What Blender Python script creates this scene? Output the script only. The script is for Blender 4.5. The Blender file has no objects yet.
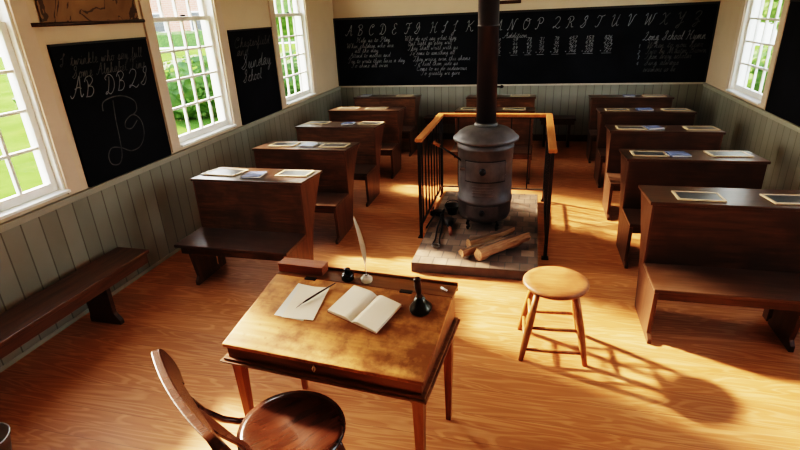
import bpy, bmesh, math, random
from mathutils import Vector, Matrix, noise
random.seed(7)
SC = bpy.context.scene
COL = SC.collection
R = math.radians

# ------------------------------------------------------------------ materials
MATS = {}
class NT:
    def __init__(s, name):
        s.m = bpy.data.materials.new(name); s.m.use_nodes = True
        s.t = s.m.node_tree; s.n = s.t.nodes; s.l = s.t.links
        s.p = s.n['Principled BSDF']
    def new(s, kind, **kw):
        nd = s.n.new(kind)
        for k, v in kw.items():
            if k in nd.inputs: nd.inputs[k].default_value = v
            else: setattr(nd, k, v)
        return nd
    def math(s, op, a, b=None):
        nd = s.n.new('ShaderNodeMath'); nd.operation = op
        for i, v in enumerate((a, b)):
            if v is None: continue
            if isinstance(v, (int, float)): nd.inputs[i].default_value = v
            else: s.l.new(v, nd.inputs[i])
        return nd.outputs[0]
    def ramp(s, fac, stops):
        r = s.n.new('ShaderNodeValToRGB'); e = r.color_ramp.elements
        while len(e) < len(stops): e.new(.5)
        for i, (p, c) in enumerate(stops):
            e[i].position = p; e[i].color = (*c, 1)
        s.l.new(fac, r.inputs[0]); return r.outputs[0]
    def mix(s, fac, a, b, mode='MIX'):
        nd = s.n.new('ShaderNodeMix'); nd.data_type = 'RGBA'; nd.blend_type = mode
        if isinstance(fac, (int, float)): nd.inputs[0].default_value = fac
        else: s.l.new(fac, nd.inputs[0])
        for i, v in ((6, a), (7, b)):
            if isinstance(v, tuple): nd.inputs[i].default_value = (*v, 1)
            else: s.l.new(v, nd.inputs[i])
        return nd.outputs[2]
    def bump(s, h, strength=.3, dist=.01):
        b = s.n.new('ShaderNodeBump'); b.inputs['Strength'].default_value = strength
        b.inputs['Distance'].default_value = dist
        s.l.new(h, b.inputs['Height']); s.l.new(b.outputs[0], s.p.inputs['Normal'])

def plain(name, col, rough=.6, metal=0., vary=.12, scale=6, bump=0.):
    t = NT(name)
    tc = t.new('ShaderNodeTexCoord'); nz = t.new('ShaderNodeTexNoise', Scale=scale, Detail=4.)
    t.l.new(tc.outputs['Object'], nz.inputs['Vector'])
    a = tuple(c*(1-vary) for c in col); b = tuple(min(1, c*(1+vary)) for c in col)
    t.l.new(t.ramp(nz.outputs[0], [(.3, a), (.7, b)]), t.p.inputs['Base Color'])
    t.p.inputs['Roughness'].default_value = rough; t.p.inputs['Metallic'].default_value = metal
    if bump: t.bump(nz.outputs[0], bump)
    return t.m

def wood(name, dark, mid, light, axis='x', rough=.4, grain=1., wear=None, spec=.5, coat=0.):
    """streaky grain that runs along the given object axis"""
    t = NT(name)
    tc = t.new('ShaderNodeTexCoord'); oi = t.new('ShaderNodeObjectInfo')
    add = t.new('ShaderNodeVectorMath', operation='ADD')
    sc = t.new('ShaderNodeVectorMath', operation='SCALE'); sc.inputs['Scale'].default_value = 9.
    cmb = t.new('ShaderNodeCombineXYZ')
    for i in range(3): t.l.new(oi.outputs['Random'], cmb.inputs[i])
    t.l.new(cmb.outputs[0], sc.inputs[0]); t.l.new(tc.outputs['Object'], add.inputs[0]); t.l.new(sc.outputs[0], add.inputs[1])
    mp = t.new('ShaderNodeMapping')
    s = {'x': (1.3, 14, 14), 'y': (14, 1.3, 14), 'z': (14, 14, 1.3)}[axis]
    mp.inputs['Scale'].default_value = tuple(v*grain for v in s)
    t.l.new(add.outputs[0], mp.inputs[0])
    n1 = t.new('ShaderNodeTexNoise', Scale=1.5, Detail=6., Roughness=.6, Distortion=.6)
    t.l.new(mp.outputs[0], n1.inputs['Vector'])
    n2 = t.new('ShaderNodeTexNoise', Scale=5., Detail=4.); t.l.new(mp.outputs[0], n2.inputs['Vector'])
    col = t.ramp(n1.outputs[0], [(.3, dark), (.5, mid), (.72, light)])
    col = t.mix(.25, col, t.ramp(n2.outputs[0], [(.35, dark), (.65, light)]))
    if wear:
        n3 = t.new('ShaderNodeTexNoise', Scale=5., Detail=5.); t.l.new(add.outputs[0], n3.inputs['Vector'])
        f = t.ramp(n3.outputs[0], [(.45, (0, 0, 0)), (.68, (1, 1, 1))])
        col = t.mix(f, col, wear)
    t.l.new(col, t.p.inputs['Base Color'])
    t.p.inputs['Roughness'].default_value = rough
    t.p.inputs['Specular IOR Level'].default_value = spec
    t.p.inputs['Coat Weight'].default_value = coat; t.p.inputs['Coat Roughness'].default_value = .25
    t.bump(n2.outputs[0], .12, .004)
    return t.m

def floor_mat():
    t = NT('pine_floor')
    tc = t.new('ShaderNodeTexCoord'); sp = t.new('ShaderNodeSeparateXYZ')
    t.l.new(tc.outputs['Object'], sp.inputs[0])
    q = t.math('DIVIDE', sp.outputs[1], .19)
    idx = t.math('FLOOR', q); fr = t.math('FRACT', q)
    wn = t.new('ShaderNodeTexWhiteNoise', noise_dimensions='1D'); t.l.new(idx, wn.inputs['W'])
    off = t.math('MULTIPLY', wn.outputs[0], 13.)
    cx = t.math('ADD', sp.outputs[0], off)
    cv = t.new('ShaderNodeCombineXYZ'); t.l.new(cx, cv.inputs[0]); t.l.new(sp.outputs[1], cv.inputs[1]); t.l.new(off, cv.inputs[2])
    mp = t.new('ShaderNodeMapping'); mp.inputs['Scale'].default_value = (.9, 7, 1); t.l.new(cv.outputs[0], mp.inputs[0])
    n1 = t.new('ShaderNodeTexNoise', Scale=1.1, Detail=2., Distortion=.5); t.l.new(mp.outputs[0], n1.inputs['Vector'])
    # cathedral figure: contour lines of the stretched noise
    rings = t.math('SINE', t.math('MULTIPLY', n1.outputs[0], 75.))
    mp2 = t.new('ShaderNodeMapping'); mp2.inputs['Scale'].default_value = (1.5, 30, 1); t.l.new(cv.outputs[0], mp2.inputs[0])
    n2 = t.new('ShaderNodeTexNoise', Scale=1.5, Detail=6.); t.l.new(mp2.outputs[0], n2.inputs['Vector'])
    col = t.ramp(rings, [(.0, (.50, .215, .085)), (.5, (.62, .295, .13)), (1., (.69, .355, .17))])
    col = t.mix(.40, col, t.ramp(n2.outputs[0], [(.3, (.44, .175, .068)), (.7, (.72, .385, .19))]))
    tone = t.ramp(wn.outputs[0], [(0, (.84, .80, .76)), (1, (1.06, 1.03, 1.0))])
    col = t.mix(1., col, tone, 'MULTIPLY')
    big = t.new('ShaderNodeTexNoise', Scale=1.2, Detail=3.); t.l.new(tc.outputs['Object'], big.inputs['Vector'])
    col = t.mix(1., col, t.ramp(big.outputs[0], [(.3, (.82, .76, .70)), (.7, (1, 1, 1))]), 'MULTIPLY')
    seam = t.math('LESS_THAN', fr, .014)
    col = t.mix(t.math('MULTIPLY', seam, .55), col, (.12, .05, .02))
    t.l.new(col, t.p.inputs['Base Color'])
    t.l.new(t.ramp(n2.outputs[0], [(.3, (.42,)*3), (.7, (.58,)*3)]), t.p.inputs['Roughness'])
    t.p.inputs['Specular IOR Level'].default_value = .35
    t.bump(t.math('SUBTRACT', n2.outputs[0], seam), .15, .003)
    return t.m

def bead_mat(name, ax, pitch=.135):
    t = NT(name)
    tc = t.new('ShaderNodeTexCoord'); sp = t.new('ShaderNodeSeparateXYZ'); t.l.new(tc.outputs['Object'], sp.inputs[0])
    q = t.math('DIVIDE', sp.outputs[ax], pitch); fr = t.math('FRACT', q)
    g = t.math('LESS_THAN', fr, .07)
    wn = t.new('ShaderNodeTexWhiteNoise', noise_dimensions='1D'); t.l.new(t.math('FLOOR', q), wn.inputs['W'])
    col = t.ramp(wn.outputs[0], [(0, (.235, .235, .195)), (1, (.28, .28, .235))])
    nz = t.new('ShaderNodeTexNoise', Scale=2.5, Detail=4.); t.l.new(tc.outputs['Object'], nz.inputs['Vector'])
    col = t.mix(1., col, t.ramp(nz.outputs[0], [(.3, (.85, .84, .82)), (.7, (1, 1, 1))]), 'MULTIPLY')
    col = t.mix(g, col, (.12, .115, .09))
    t.l.new(col, t.p.inputs['Base Color']); t.p.inputs['Roughness'].default_value = .5
    t.bump(t.math('MULTIPLY', g, -1.), .5, .006)
    return t.m

def hearth_mat():
    t = NT('hearth_brick')
    tc = t.new('ShaderNodeTexCoord')
    br = t.new('ShaderNodeTexBrick', Scale=1.)
    br.inputs['Brick Width'].default_value = .115; br.inputs['Row Height'].default_value = .125
    br.inputs['Mortar Size'].default_value = .005; br.offset = .5
    br.inputs['Color1'].default_value = (.32, .225, .16, 1); br.inputs['Color2'].default_value = (.13, .09, .07, 1)
    br.inputs['Mortar'].default_value = (.12, .10, .085, 1); br.inputs['Bias'].default_value = .1
    t.l.new(tc.outputs['Object'], br.inputs['Vector'])
    nz = t.new('ShaderNodeTexNoise', Scale=7., Detail=6.); t.l.new(tc.outputs['Object'], nz.inputs['Vector'])
    col = t.mix(1., br.outputs[0], t.ramp(nz.outputs[0], [(.3, (.6, .6, .6)), (.7, (1.05, 1.02, 1.)) ]), 'MULTIPLY')
    t.l.new(col, t.p.inputs['Base Color']); t.p.inputs['Roughness'].default_value = .75
    t.bump(t.math('SUBTRACT', nz.outputs[0], br.outputs[1]), .4, .005)
    return t.m

def wallbrick_mat():
    t = NT('red_brick')
    tc = t.new('ShaderNodeTexCoord'); br = t.new('ShaderNodeTexBrick', Scale=1.)
    mp = t.new('ShaderNodeMapping'); mp.inputs['Rotation'].default_value = (R(90), 0, 0)
    t.l.new(tc.outputs['Object'], mp.inputs[0]); t.l.new(mp.outputs[0], br.inputs['Vector'])
    br.inputs['Brick Width'].default_value = .6; br.inputs['Row Height'].default_value = .25
    br.inputs['Color1'].default_value = (.52, .20, .13, 1); br.inputs['Color2'].default_value = (.42, .15, .10, 1)
    br.inputs['Mortar'].default_value = (.5, .4, .33, 1); br.inputs['Mortar Size'].default_value = .02
    t.l.new(br.outputs[0], t.p.inputs['Base Color']); t.p.inputs['Roughness'].default_value = .9
    return t.m

def chalkboard_mat():
    t = NT('chalkboard_black')
    tc = t.new('ShaderNodeTexCoord'); nz = t.new('ShaderNodeTexNoise', Scale=2.2, Detail=5.)
    t.l.new(tc.outputs['Object'], nz.inputs['Vector'])
    t.l.new(t.ramp(nz.outputs[0], [(.35, (.004, .0045, .006)), (.75, (.012, .013, .018))]), t.p.inputs['Base Color'])
    t.p.inputs['Roughness'].default_value = .75; t.p.inputs['Specular IOR Level'].default_value = .12
    return t.m

def glass_mat():
    t = NT('window_glass')
    tr = t.new('ShaderNodeBsdfTransparent'); gl = t.new('ShaderNodeBsdfGlossy', Roughness=.03)
    tr.inputs[0].default_value = (.97, .98, .97, 1)
    lw = t.new('ShaderNodeLayerWeight', Blend=.5); mx = t.new('ShaderNodeMixShader')
    fr = t.math('ADD', t.math('MULTIPLY', t.math('POWER', lw.outputs['Facing'], 5.), .8), .04)
    t.l.new(fr, mx.inputs[0]); t.l.new(tr.outputs[0], mx.inputs[1]); t.l.new(gl.outputs[0], mx.inputs[2])
    t.l.new(mx.outputs[0], t.n['Material Output'].inputs[0])
    return t.m

def map_mat():
    t = NT('old_map_print')
    tc = t.new('ShaderNodeTexCoord'); nz = t.new('ShaderNodeTexNoise', Scale=3.5, Detail=5., Distortion=.8)
    t.l.new(tc.outputs['Object'], nz.inputs['Vector'])
    lines = t.math('ABSOLUTE', t.math('SUBTRACT', nz.outputs[0], .5))
    col = t.ramp(nz.outputs[0], [(.3, (.16, .085, .035)), (.7, (.27, .16, .075))])
    col = t.mix(t.math('LESS_THAN', lines, .014), col, (.06, .028, .012))
    t.l.new(col, t.p.inputs['Base Color']); t.p.inputs['Roughness'].default_value = .6
    return t.m

def grass_mat():
    t = NT('grass_lawn')
    tc = t.new('ShaderNodeTexCoord'); nz = t.new('ShaderNodeTexNoise', Scale=.6, Detail=8., Roughness=.7)
    t.l.new(tc.outputs['Object'], nz.inputs['Vector'])
    t.l.new(t.ramp(nz.outputs[0], [(.3, (.042, .080, .016)), (.55, (.065, .115, .024)), (.75, (.10, .145, .035))]), t.p.inputs['Base Color'])
    t.p.inputs['Roughness'].default_value = .9
    t.p.inputs['Specular IOR Level'].default_value = 0.
    return t.m

def leaf_mat(name, a, b):
    t = NT(name)
    tc = t.new('ShaderNodeTexCoord'); nz = t.new('ShaderNodeTexNoise', Scale=5., Detail=4.)
    t.l.new(tc.outputs['Object'], nz.inputs['Vector'])
    t.l.new(t.ramp(nz.outputs[0], [(.35, a), (.65, b)]), t.p.inputs['Base Color'])
    t.p.inputs['Roughness'].default_value = .8
    tl = t.new('ShaderNodeBsdfTranslucent'); tl.inputs[0].default_value = (*[min(1, c*1.6) for c in b], 1)
    mx = t.new('ShaderNodeMixShader'); mx.inputs[0].default_value = .3
    t.l.new(t.p.outputs[0], mx.inputs[1]); t.l.new(tl.outputs[0], mx.inputs[2]); t.l.new(mx.outputs[0], t.n['Material Output'].inputs[0])
    return t.m

def desktop_mat():
    """golden worn pine lid with small dark stains and mottling that thickens towards +u"""
    t = NT('worn_lid')
    tc = t.new('ShaderNodeTexCoord'); mp = t.new('ShaderNodeMapping'); mp.inputs['Scale'].default_value = (1.6, 16, 16)
    t.l.new(tc.outputs['Object'], mp.inputs[0])
    n1 = t.new('ShaderNodeTexNoise', Scale=1.6, Detail=5., Distortion=.5); t.l.new(mp.outputs[0], n1.inputs['Vector'])
    n2 = t.new('ShaderNodeTexNoise', Scale=7., Detail=6., Roughness=.65); t.l.new(tc.outputs['Object'], n2.inputs['Vector'])
    n3 = t.new('ShaderNodeTexNoise', Scale=34., Detail=3.); t.l.new(tc.outputs['Object'], n3.inputs['Vector'])
    col = t.ramp(n1.outputs[0], [(.3, (.36, .15, .05)), (.55, (.55, .265, .095)), (.75, (.66, .35, .14))])
    sp = t.new('ShaderNodeSeparateXYZ'); t.l.new(tc.outputs['Object'], sp.inputs[0])
    # dark mottling thickens towards +u
    ug = t.math('MULTIPLY', sp.outputs[0], .22)
    f = t.math('ADD', n2.outputs[0], ug)
    col = t.mix(t.ramp(f, [(.52, (0, 0, 0)), (.72, (.85, .85, .85))]), col, (.15, .055, .018))
    col = t.mix(t.ramp(n3.outputs[0], [(.62, (0, 0, 0)), (.72, (.45, .45, .45))]), col, (.13, .05, .02))
    t.l.new(col, t.p.inputs['Base Color']); t.p.inputs['Roughness'].default_value = .38
    t.bump(n1.outputs[0], .1, .003)
    return t.m

M = dict(
    floor=floor_mat(), bead_y=bead_mat('beadboard_side', 1), bead_x=bead_mat('beadboard_back', 0, .115),
    cream=plain('cream_plaster', (.60, .485, .355), .8, vary=.05, scale=2),
    ceil=plain('ceiling_white', (.70, .66, .56), .8, vary=.03),
    casing=plain('painted_casing', (.58, .47, .37), .5, vary=.04, scale=3),
    sash=plain('white_sash', (.82, .81, .76), .45, vary=.04),
    rail=plain('grey_rail', (.33, .32, .26), .4, vary=.06),
    glass=glass_mat(), board=chalkboard_mat(),
    boardframe=plain('board_frame', (.020, .018, .016), .5),
    chalk=plain('chalk', (.19, .20, .215), .95, vary=.3, scale=20),
    chalkf=plain('chalk_faint', (.085, .085, .085), .95, vary=.5, scale=20),
    ledge=plain('chalk_ledge', (.55, .50, .40), .5),
    map=map_mat(), darkwood=wood('dark_walnut', (.025, .010, .005), (.05, .02, .009), (.09, .04, .018), 'x', .35),
    desk=wood('old_desk_wood', (.030, .014, .008), (.060, .027, .014), (.105, .050, .025), 'x', .38, wear=(.040, .019, .011)),  # right-row copy, darker: the row's shade is put into the colour
    deskz=wood('old_desk_end', (.035, .016, .009), (.070, .031, .016), (.115, .055, .028), 'z', .42),  # right-row end wood, its shade painted in likewise
    desk_lit=wood('old_desk_wood_lit', (.040, .017, .008), (.100, .044, .020), (.20, .098, .046), 'x', .38, wear=(.055, .024, .012)),  # same wood for left and middle rows: warm worn patches plus painted-in window light
    deskz_lit=wood('old_desk_end_lit', (.045, .019, .009), (.095, .042, .020), (.16, .075, .036), 'z', .42),  # end wood lightened by the same painted-in window light
    desktop=wood('old_desk_top', (.040, .021, .013), (.075, .040, .025), (.115, .065, .041), 'x', .28, wear=(.06, .028, .015)),
    bench=wood('bench_wood', (.05, .022, .010), (.10, .045, .02), (.15, .07, .033), 'y', .34),
    tdesk=wood('teacher_desk', (.085, .032, .011), (.15, .060, .021), (.23, .098, .036), 'x', .36),
    tleg=wood('teacher_leg', (.14, .052, .017), (.23, .09, .03), (.32, .14, .05), 'z', .38),
    lid=desktop_mat(),
    chair=wood('chair_mahogany', (.030, .010, .006), (.055, .018, .009), (.085, .030, .015), 'y', .22, coat=.4),
    stool=wood('stool_pine', (.20, .075, .026), (.34, .14, .052), (.44, .20, .085), 'x', .5, wear=(.19, .07, .026)),
    stoolleg=wood('stool_leg', (.22, .085, .028), (.36, .15, .05), (.46, .22, .08), 'z', .4),
    handrail=wood('handrail_wood', (.27, .10, .032), (.37, .15, .05), (.45, .20, .07), 'y', .38),
    iron=plain('black_iron', (.018, .015, .015), .45, .5), 
    stove=plain('cast_iron', (.080, .074, .074), .5, .2, vary=.28, scale=11, bump=.12),
    pipe=plain('stove_pipe', (.032, .024, .026), .38, .35, vary=.2, scale=4),
    ironlight=plain('worn_iron', (.14, .12, .11), .4, .6),
    hearth=hearth_mat(),
    bark=wood('split_log_bark', (.06, .035, .022), (.12, .07, .04), (.20, .12, .07), 'x', .85),
    logwood=wood('split_log_wood', (.16, .08, .04), (.34, .18, .09), (.52, .32, .16), 'x', .8),
    box=wood('pencil_box_wood', (.15, .045, .02), (.26, .09, .04), (.36, .14, .065), 'x', .35),
    ink=plain('ink_bottle_black', (.006, .006, .009), .12), paper=plain('paper', (.80, .74, .60), .85, vary=.03),
    paper2=plain('paper_cool', (.74, .74, .66), .85, vary=.03), feather=plain('white_feather', (.85, .83, .76), .7, vary=.03),
    slate=plain('slate_grey', (.05, .055, .06), .28, vary=.2), sframe=plain('slate_frame', (.66, .52, .33), .42, vary=.12),
    bluebook=plain('blue_grey_cover', (.16, .20, .32), .35, vary=.15),
    bell=plain('bell_bronze', (.05, .05, .045), .28, .85), bellh=plain('bell_handle', (.03, .012, .008), .3),
    ivory=plain('ivory', (.75, .68, .50), .4), chalkst=plain('chalk_stick', (.85, .83, .78), .9),
    redh=plain('red_handle', (.24, .075, .035), .5), grass=grass_mat(),
    leaf=leaf_mat('shrub_leaf', (.025, .065, .012), (.09, .17, .035)), leaf2=leaf_mat('tree_leaf', (.05, .11, .025), (.16, .25, .07)),
    brick=wallbrick_mat(), gravel=plain('pale_road', (.60, .58, .54), .9), trunk=plain('tree_trunk', (.12, .09, .06), .9),
    whitewall=plain('white_clapboard', (.80, .80, .78), .7), roof=plain('grey_roof', (.20, .20, .21), .8),
    zinc=plain('zinc_pail', (.42, .43, .43), .3, .7), glassjar=None)
def clear_jar():
    t = NT('jar_glass'); t.p.inputs['Base Color'].default_value = (.78, .74, .62, 1)
    t.p.inputs['Roughness'].default_value = .08; t.p.inputs['Transmission Weight'].default_value = .35
    return t.m
M['glassjar'] = clear_jar()

# ------------------------------------------------------------------ mesh building
class MB:
    def __init__(s): s.v = []; s.f = []; s.sm = []
    def add(s, vs, fs, smooth=False):
        o = len(s.v); s.v += [tuple(v) for v in vs]
        s.f += [tuple(i+o for i in f) for f in fs]; s.sm += [smooth]*len(fs); return s
    def box(s, x0, x1, y0, y1, z0, z1):
        vs = [(x, y, z) for z in (z0, z1) for x, y in ((x0, y0), (x1, y0), (x1, y1), (x0, y1))]
        return s.add(vs, [(3, 2, 1, 0), (4, 5, 6, 7), (0, 1, 5, 4), (1, 2, 6, 5), (2, 3, 7, 6), (3, 0, 4, 7)])
    def prism(s, poly, a, b, axis='x'):
        """polygon extruded along an axis; poly holds the two other coordinates in order"""
        def mk(t, p):
            return {'x': (t, p[0], p[1]), 'y': (p[0], t, p[1]), 'z': (p[0], p[1], t)}[axis]
        n = len(poly); vs = [mk(a, p) for p in poly] + [mk(b, p) for p in poly]
        fs = [tuple(range(n))[::-1], tuple(range(n, 2*n))] + [(i, (i+1) % n, n+(i+1) % n, n+i) for i in range(n)]
        return s.add(vs, fs)
    def lathe(s, prof, c=(0, 0, 0), n=32, axis=None, smooth=True):
        """profile of (radius, height)"""
        vs = []; fs = []
        for r, h in prof:
            for i in range(n):
                a = 2*math.pi*i/n; vs.append(Vector((r*math.cos(a), r*math.sin(a), h)))
        for k in range(len(prof)-1):
            for i in range(n):
                j = (i+1) % n; fs.append((k*n+i, k*n+j, (k+1)*n+j, (k+1)*n+i))
        fs.append(tuple(range(n))[::-1]); fs.append(tuple((len(prof)-1)*n+i for i in range(n)))
        if axis is not None:
            q = Vector((0, 0, 1)).rotation_difference(Vector(axis).normalized()); vs = [q @ v for v in vs]
        vs = [v + Vector(c) for v in vs]
        return s.add(vs, fs, smooth)
    def tube(s, pts, rad, n=10, flat=None):
        """round bar through points; rad a number or a list; flat = (w, h) factors"""
        pts = [Vector(p) for p in pts]; m = len(pts)
        if isinstance(rad, (int, float)): rad = [rad]*m
        vs = []; fs = []; up = Vector((0, 0, 1))
        for k, p in enumerate(pts):
            d = (pts[min(k+1, m-1)] - pts[max(k-1, 0)]).normalized()
            if abs(d.dot(up)) > .95: u = d.cross(Vector((0, 1, 0))).normalized()
            else: u = d.cross(up).normalized()
            w = d.cross(u)
            for i in range(n):
                a = 2*math.pi*i/n
                fx, fy = flat or (1, 1)
                vs.append(p + (u*math.cos(a)*fx + w*math.sin(a)*fy)*rad[k])
        for k in range(m-1):
            for i in range(n):
                j = (i+1) % n; fs.append((k*n+i, k*n+j, (k+1)*n+j, (k+1)*n+i))
        fs.append(tuple(range(n))[::-1]); fs.append(tuple((m-1)*n+i for i in range(n)))
        return s.add(vs, fs, True)
    def build(s, name, mat, parent=None, bevel=0., loc=None, subsurf=0):
        me = bpy.data.meshes.new(name); me.from_pydata(s.v, [], s.f)
        bm = bmesh.new(); bm.from_mesh(me); bmesh.ops.recalc_face_normals(bm, faces=bm.faces); bm.to_mesh(me); bm.free()
        me.polygons.foreach_set('use_smooth', s.sm); me.materials.append(mat); me.update()
        o = bpy.data.objects.new(name, me); COL.objects.link(o)
        if parent: o.parent = parent
        if loc: o.location = loc
        if bevel:
            b = o.modifiers.new('bevel', 'BEVEL'); b.width = bevel; b.segments = 2; b.limit_method = 'ANGLE'; b.angle_limit = R(40)
        if subsurf:
            b = o.modifiers.new('sub', 'SUBSURF'); b.levels = b.render_levels = subsurf
        return o

def tag(o, label=None, cat=None, group=None, kind=None):
    if label: o['label'] = label
    if cat: o['category'] = cat
    if group: o['group'] = group
    if kind: o['kind'] = kind
    return o
def thing(name, label, cat, loc=(0, 0, 0), rz=0., group=None, kind=None):
    o = bpy.data.objects.new(name, None); o.empty_display_size = .1; COL.objects.link(o)
    o.location = loc; o.rotation_euler = (0, 0, rz)
    return tag(o, label, cat, group, kind)
def copy_tree(o, parent=None):
    c = o.copy(); COL.objects.link(c)
    if parent: c.parent = parent
    for ch in list(o.children): copy_tree(ch, c)
    return c
def struct(o, label=None, cat=None): return tag(o, label, cat, kind='structure')

# ------------------------------------------------------------------ the room
W, D, H = 5.50, 8.215, 3.30
Y0 = -1.7                      # wall behind the viewpoint
HR = .872                      # top of wainscot
ZS, ZT = .905, 3.03            # window opening
WT = .16                       # wall thickness
LW = [(1.70, 2.70), (3.96, 4.90), (6.18, 7.12)]
RW = [(1.70, 2.66), (3.92, 4.88), (6.17, 7.20)]

b = MB().box(-WT, W+WT, Y0-WT, D+WT, -.12, 0)
struct(b.build('floor', M['floor']), 'orange-brown wide pine board floor', 'floor')
b = MB().box(-WT, W+WT, Y0-WT, D+WT, H, H+.1)
struct(b.build('ceiling', M['ceil']), 'plain pale ceiling above the classroom', 'ceiling')

def side_wall(x0, x1, wins, name, xin, sgn, label):
    b = MB(); ys = [Y0-WT] + [v for w in sorted(wins) for v in w] + [D+WT]
    for i in range(0, len(ys), 2): b.box(x0, x1, ys[i], ys[i+1], 0, H)
    for a, c in wins: b.box(x0, x1, a, c, 0, ZS); b.box(x0, x1, a, c, ZT, H)
    w = struct(b.build(name, M['cream']), label, 'wall')
    p = MB().box(min(xin, xin+sgn*.012), max(xin, xin+sgn*.012), Y0, D, .0, HR-.02).build('wainscot', M['bead_y'], w)
    p['label'] = 'grey-green vertical beadboard wainscot'
    return w
wl = side_wall(-WT, 0, LW, 'wall_left', 0, 1, 'cream side wall with windows and grey-green beadboard, at the left')
wr = side_wall(W, W+WT, RW, 'wall_right', W, -1, 'shaded cream side wall with grey-green beadboard, at the right')
w = struct(MB().box(0, W, D, D+WT, 0, H).build('wall_back', M['cream']), 'far cream wall behind the long chalkboard', 'wall')
MB().box(0, W, D-.012, D, 0, HR-.02).build('wainscot', M['bead_x'], w)['label'] = 'grey-green vertical beadboard wainscot'
w = struct(MB().box(0, W, Y0-WT, Y0, 0, H).build('wall_front', M['cream']), 'cream wall behind the viewpoint', 'wall')
# cap rail and baseboards
struct(MB().box(0, .035, Y0, D-.035, HR-.022, HR).box(0, .022, Y0, D, HR-.05, HR-.022).build('trim_1', M['rail'], bevel=.004), 'grey cap rail along the left wall', 'trim')
struct(MB().box(W-.035, W, Y0, D-.035, HR-.022, HR).box(W-.022, W, Y0, D, HR-.05, HR-.022).build('trim_2', M['rail'], bevel=.004), 'grey cap rail along the right wall', 'trim')
struct(MB().box(.0, W, D-.03, D, HR-.022, HR).build('trim_3', M['ledge'], bevel=.004), 'pale ledge under the long back chalkboard', 'trim')
struct(MB().box(0.012, .024, Y0, D, 0, .03).build('baseboard_left', M['rail'], bevel=.004), 'grey baseboard at the left wall', 'baseboard')
struct(MB().box(W-.024, W-.012, Y0, D, 0, .03).build('baseboard_right', M['rail'], bevel=.004), 'grey baseboard at the right wall', 'baseboard')
struct(MB().box(.03, W-.03, D-.028, D-.012, 0, .10).build('baseboard_back', M['desk'], bevel=.004), 'dark brown baseboard at the back wall', 'baseboard')

def window(n, xin, sg, y0, y1, label):
    """sg = +1: room lies towards +x of xin"""
    t = thing('window_%d' % n, label, 'window', (xin, y0, ZS), kind='structure')
    w = y1-y0; h = ZT-ZS
    X = lambda a, b: (min(sg*a, sg*b), max(sg*a, sg*b))
    b = MB(); cw = .115
    b.box(*X(0, .02), -cw, 0, -.02, h+.12); b.box(*X(0, .02), w, w+cw, -.02, h+.12)
    b.box(*X(0, .022), -cw, w+cw, h, h+.12)
    b.build('casing', M['casing'], t, .003)
    MB().box(*X(-WT+.01, .045), -.0, w+.0, -.0, .02).build('sill', M['sash'], t, .004)
    b = MB(); j = .018
    b.box(*X(-WT, 0), 0, j, .02, h); b.box(*X(-WT, 0), w-j, w, .02, h); b.box(*X(-WT, 0), j, w-j, h-j, h)
    b.build('jamb', M['sash'], t)
    mid = 2.0-ZS
    for nm, xa, xb, za, zb in (('lower_sash', -.075, -.04, .02, mid+.02), ('upper_sash', -.115, -.08, mid-.02, h-j)):
        b = MB(); fw = .045
        b.box(*X(xa, xb), j, j+fw, za, zb); b.box(*X(xa, xb), w-j-fw, w-j, za, zb)
        b.box(*X(xa, xb), j+fw, w-j-fw, za, za+(.06 if za < .1 else .04)); b.box(*X(xa, xb), j+fw, w-j-fw, zb-.04, zb)
        s = b.build(nm, M['sash'], t, .003)
        b = MB(); y_0 = j+fw; y_1 = w-j-fw; z_0 = za+(.06 if za < .1 else .04); z_1 = zb-.04; xm = (xa+xb)/2
        for k in range(1, 4):
            yy = y_0+(y_1-y_0)*k/4; b.box(*X(xm-.012, xm+.012), yy-.010, yy+.010, z_0, z_1)
            zz = z_0+(z_1-z_0)*k/4; b.box(*X(xm-.011, xm+.011), y_0, y_1, zz-.010, zz+.010)
        b.build('muntin', M['sash'], s)
        xg = sg*xm; MB().add([(xg, y_0, z_0), (xg, y_1, z_0), (xg, y_1, z_1), (xg, y_0, z_1)], [(0, 1, 2, 3)]).build('pane', M['glass'], s)
        if nm == 'lower_sash':
            MB().box(*X(xb, xb+.018), w/2-.03, w/2+.03, zb, zb+.015).build('sash_lock', M['iron'], s, .003)
    return t
names_l = ['nearest left window, lawn outside, cut by the photo edge', 'left window with clipped shrubs and red brick building outside',
           'far left window next to the back wall corner']
for i, (a, c) in enumerate(LW): window(i+1, 0, 1, a, c, names_l[i])
names_r = ['near right window, out of view beside the camera', 'middle right window outside the photo', 'tall white window in the right wall by the back corner']
for i, (a, c) in enumerate(RW): window(i+4, W, -1, a, c, names_r[i])

# ------------------------------------------------------------------ script lettering (hand-drawn strokes)
G = {}
def g(ch, w, *strokes): G[ch] = (w, [[tuple(float(q) for q in p.split(',')) for p in s.split()] for s in strokes])
g('A', 1.5, '0,.3 .15,0 .45,.3 .8,1.2 1.05,2 1.1,1.6 1.12,.6 1.2,0 1.45,.25', '.5,.8 .9,.95 1.25,.8')
g('B', 1.4, '.35,1.7 .5,1.2 .35,.3 .2,0', '.1,1.5 .3,1.9 .8,2 1.05,1.6 .8,1.2 .5,1.05 .95,.95 1.1,.5 .8,.05 .3,.05')
g('C', 1.3, '.9,1.5 1.05,1.8 .75,2 .35,1.6 .15,.8 .35,.1 .75,0 1.1,.35', '.9,1.5 .7,1.4 .75,1.7')
g('D', 1.5, '.6,1.8 .55,1 .35,.15 .1,.1 .3,.3 .7,0 1.15,.5 1.2,1.3 .85,1.9 .4,2 .1,1.7 .25,1.45')
g('E', 1.2, '.9,1.7 .8,2 .45,1.9 .4,1.4 .7,1.1 .35,.95 .15,.5 .35,.05 .7,0 1,.35')
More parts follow.
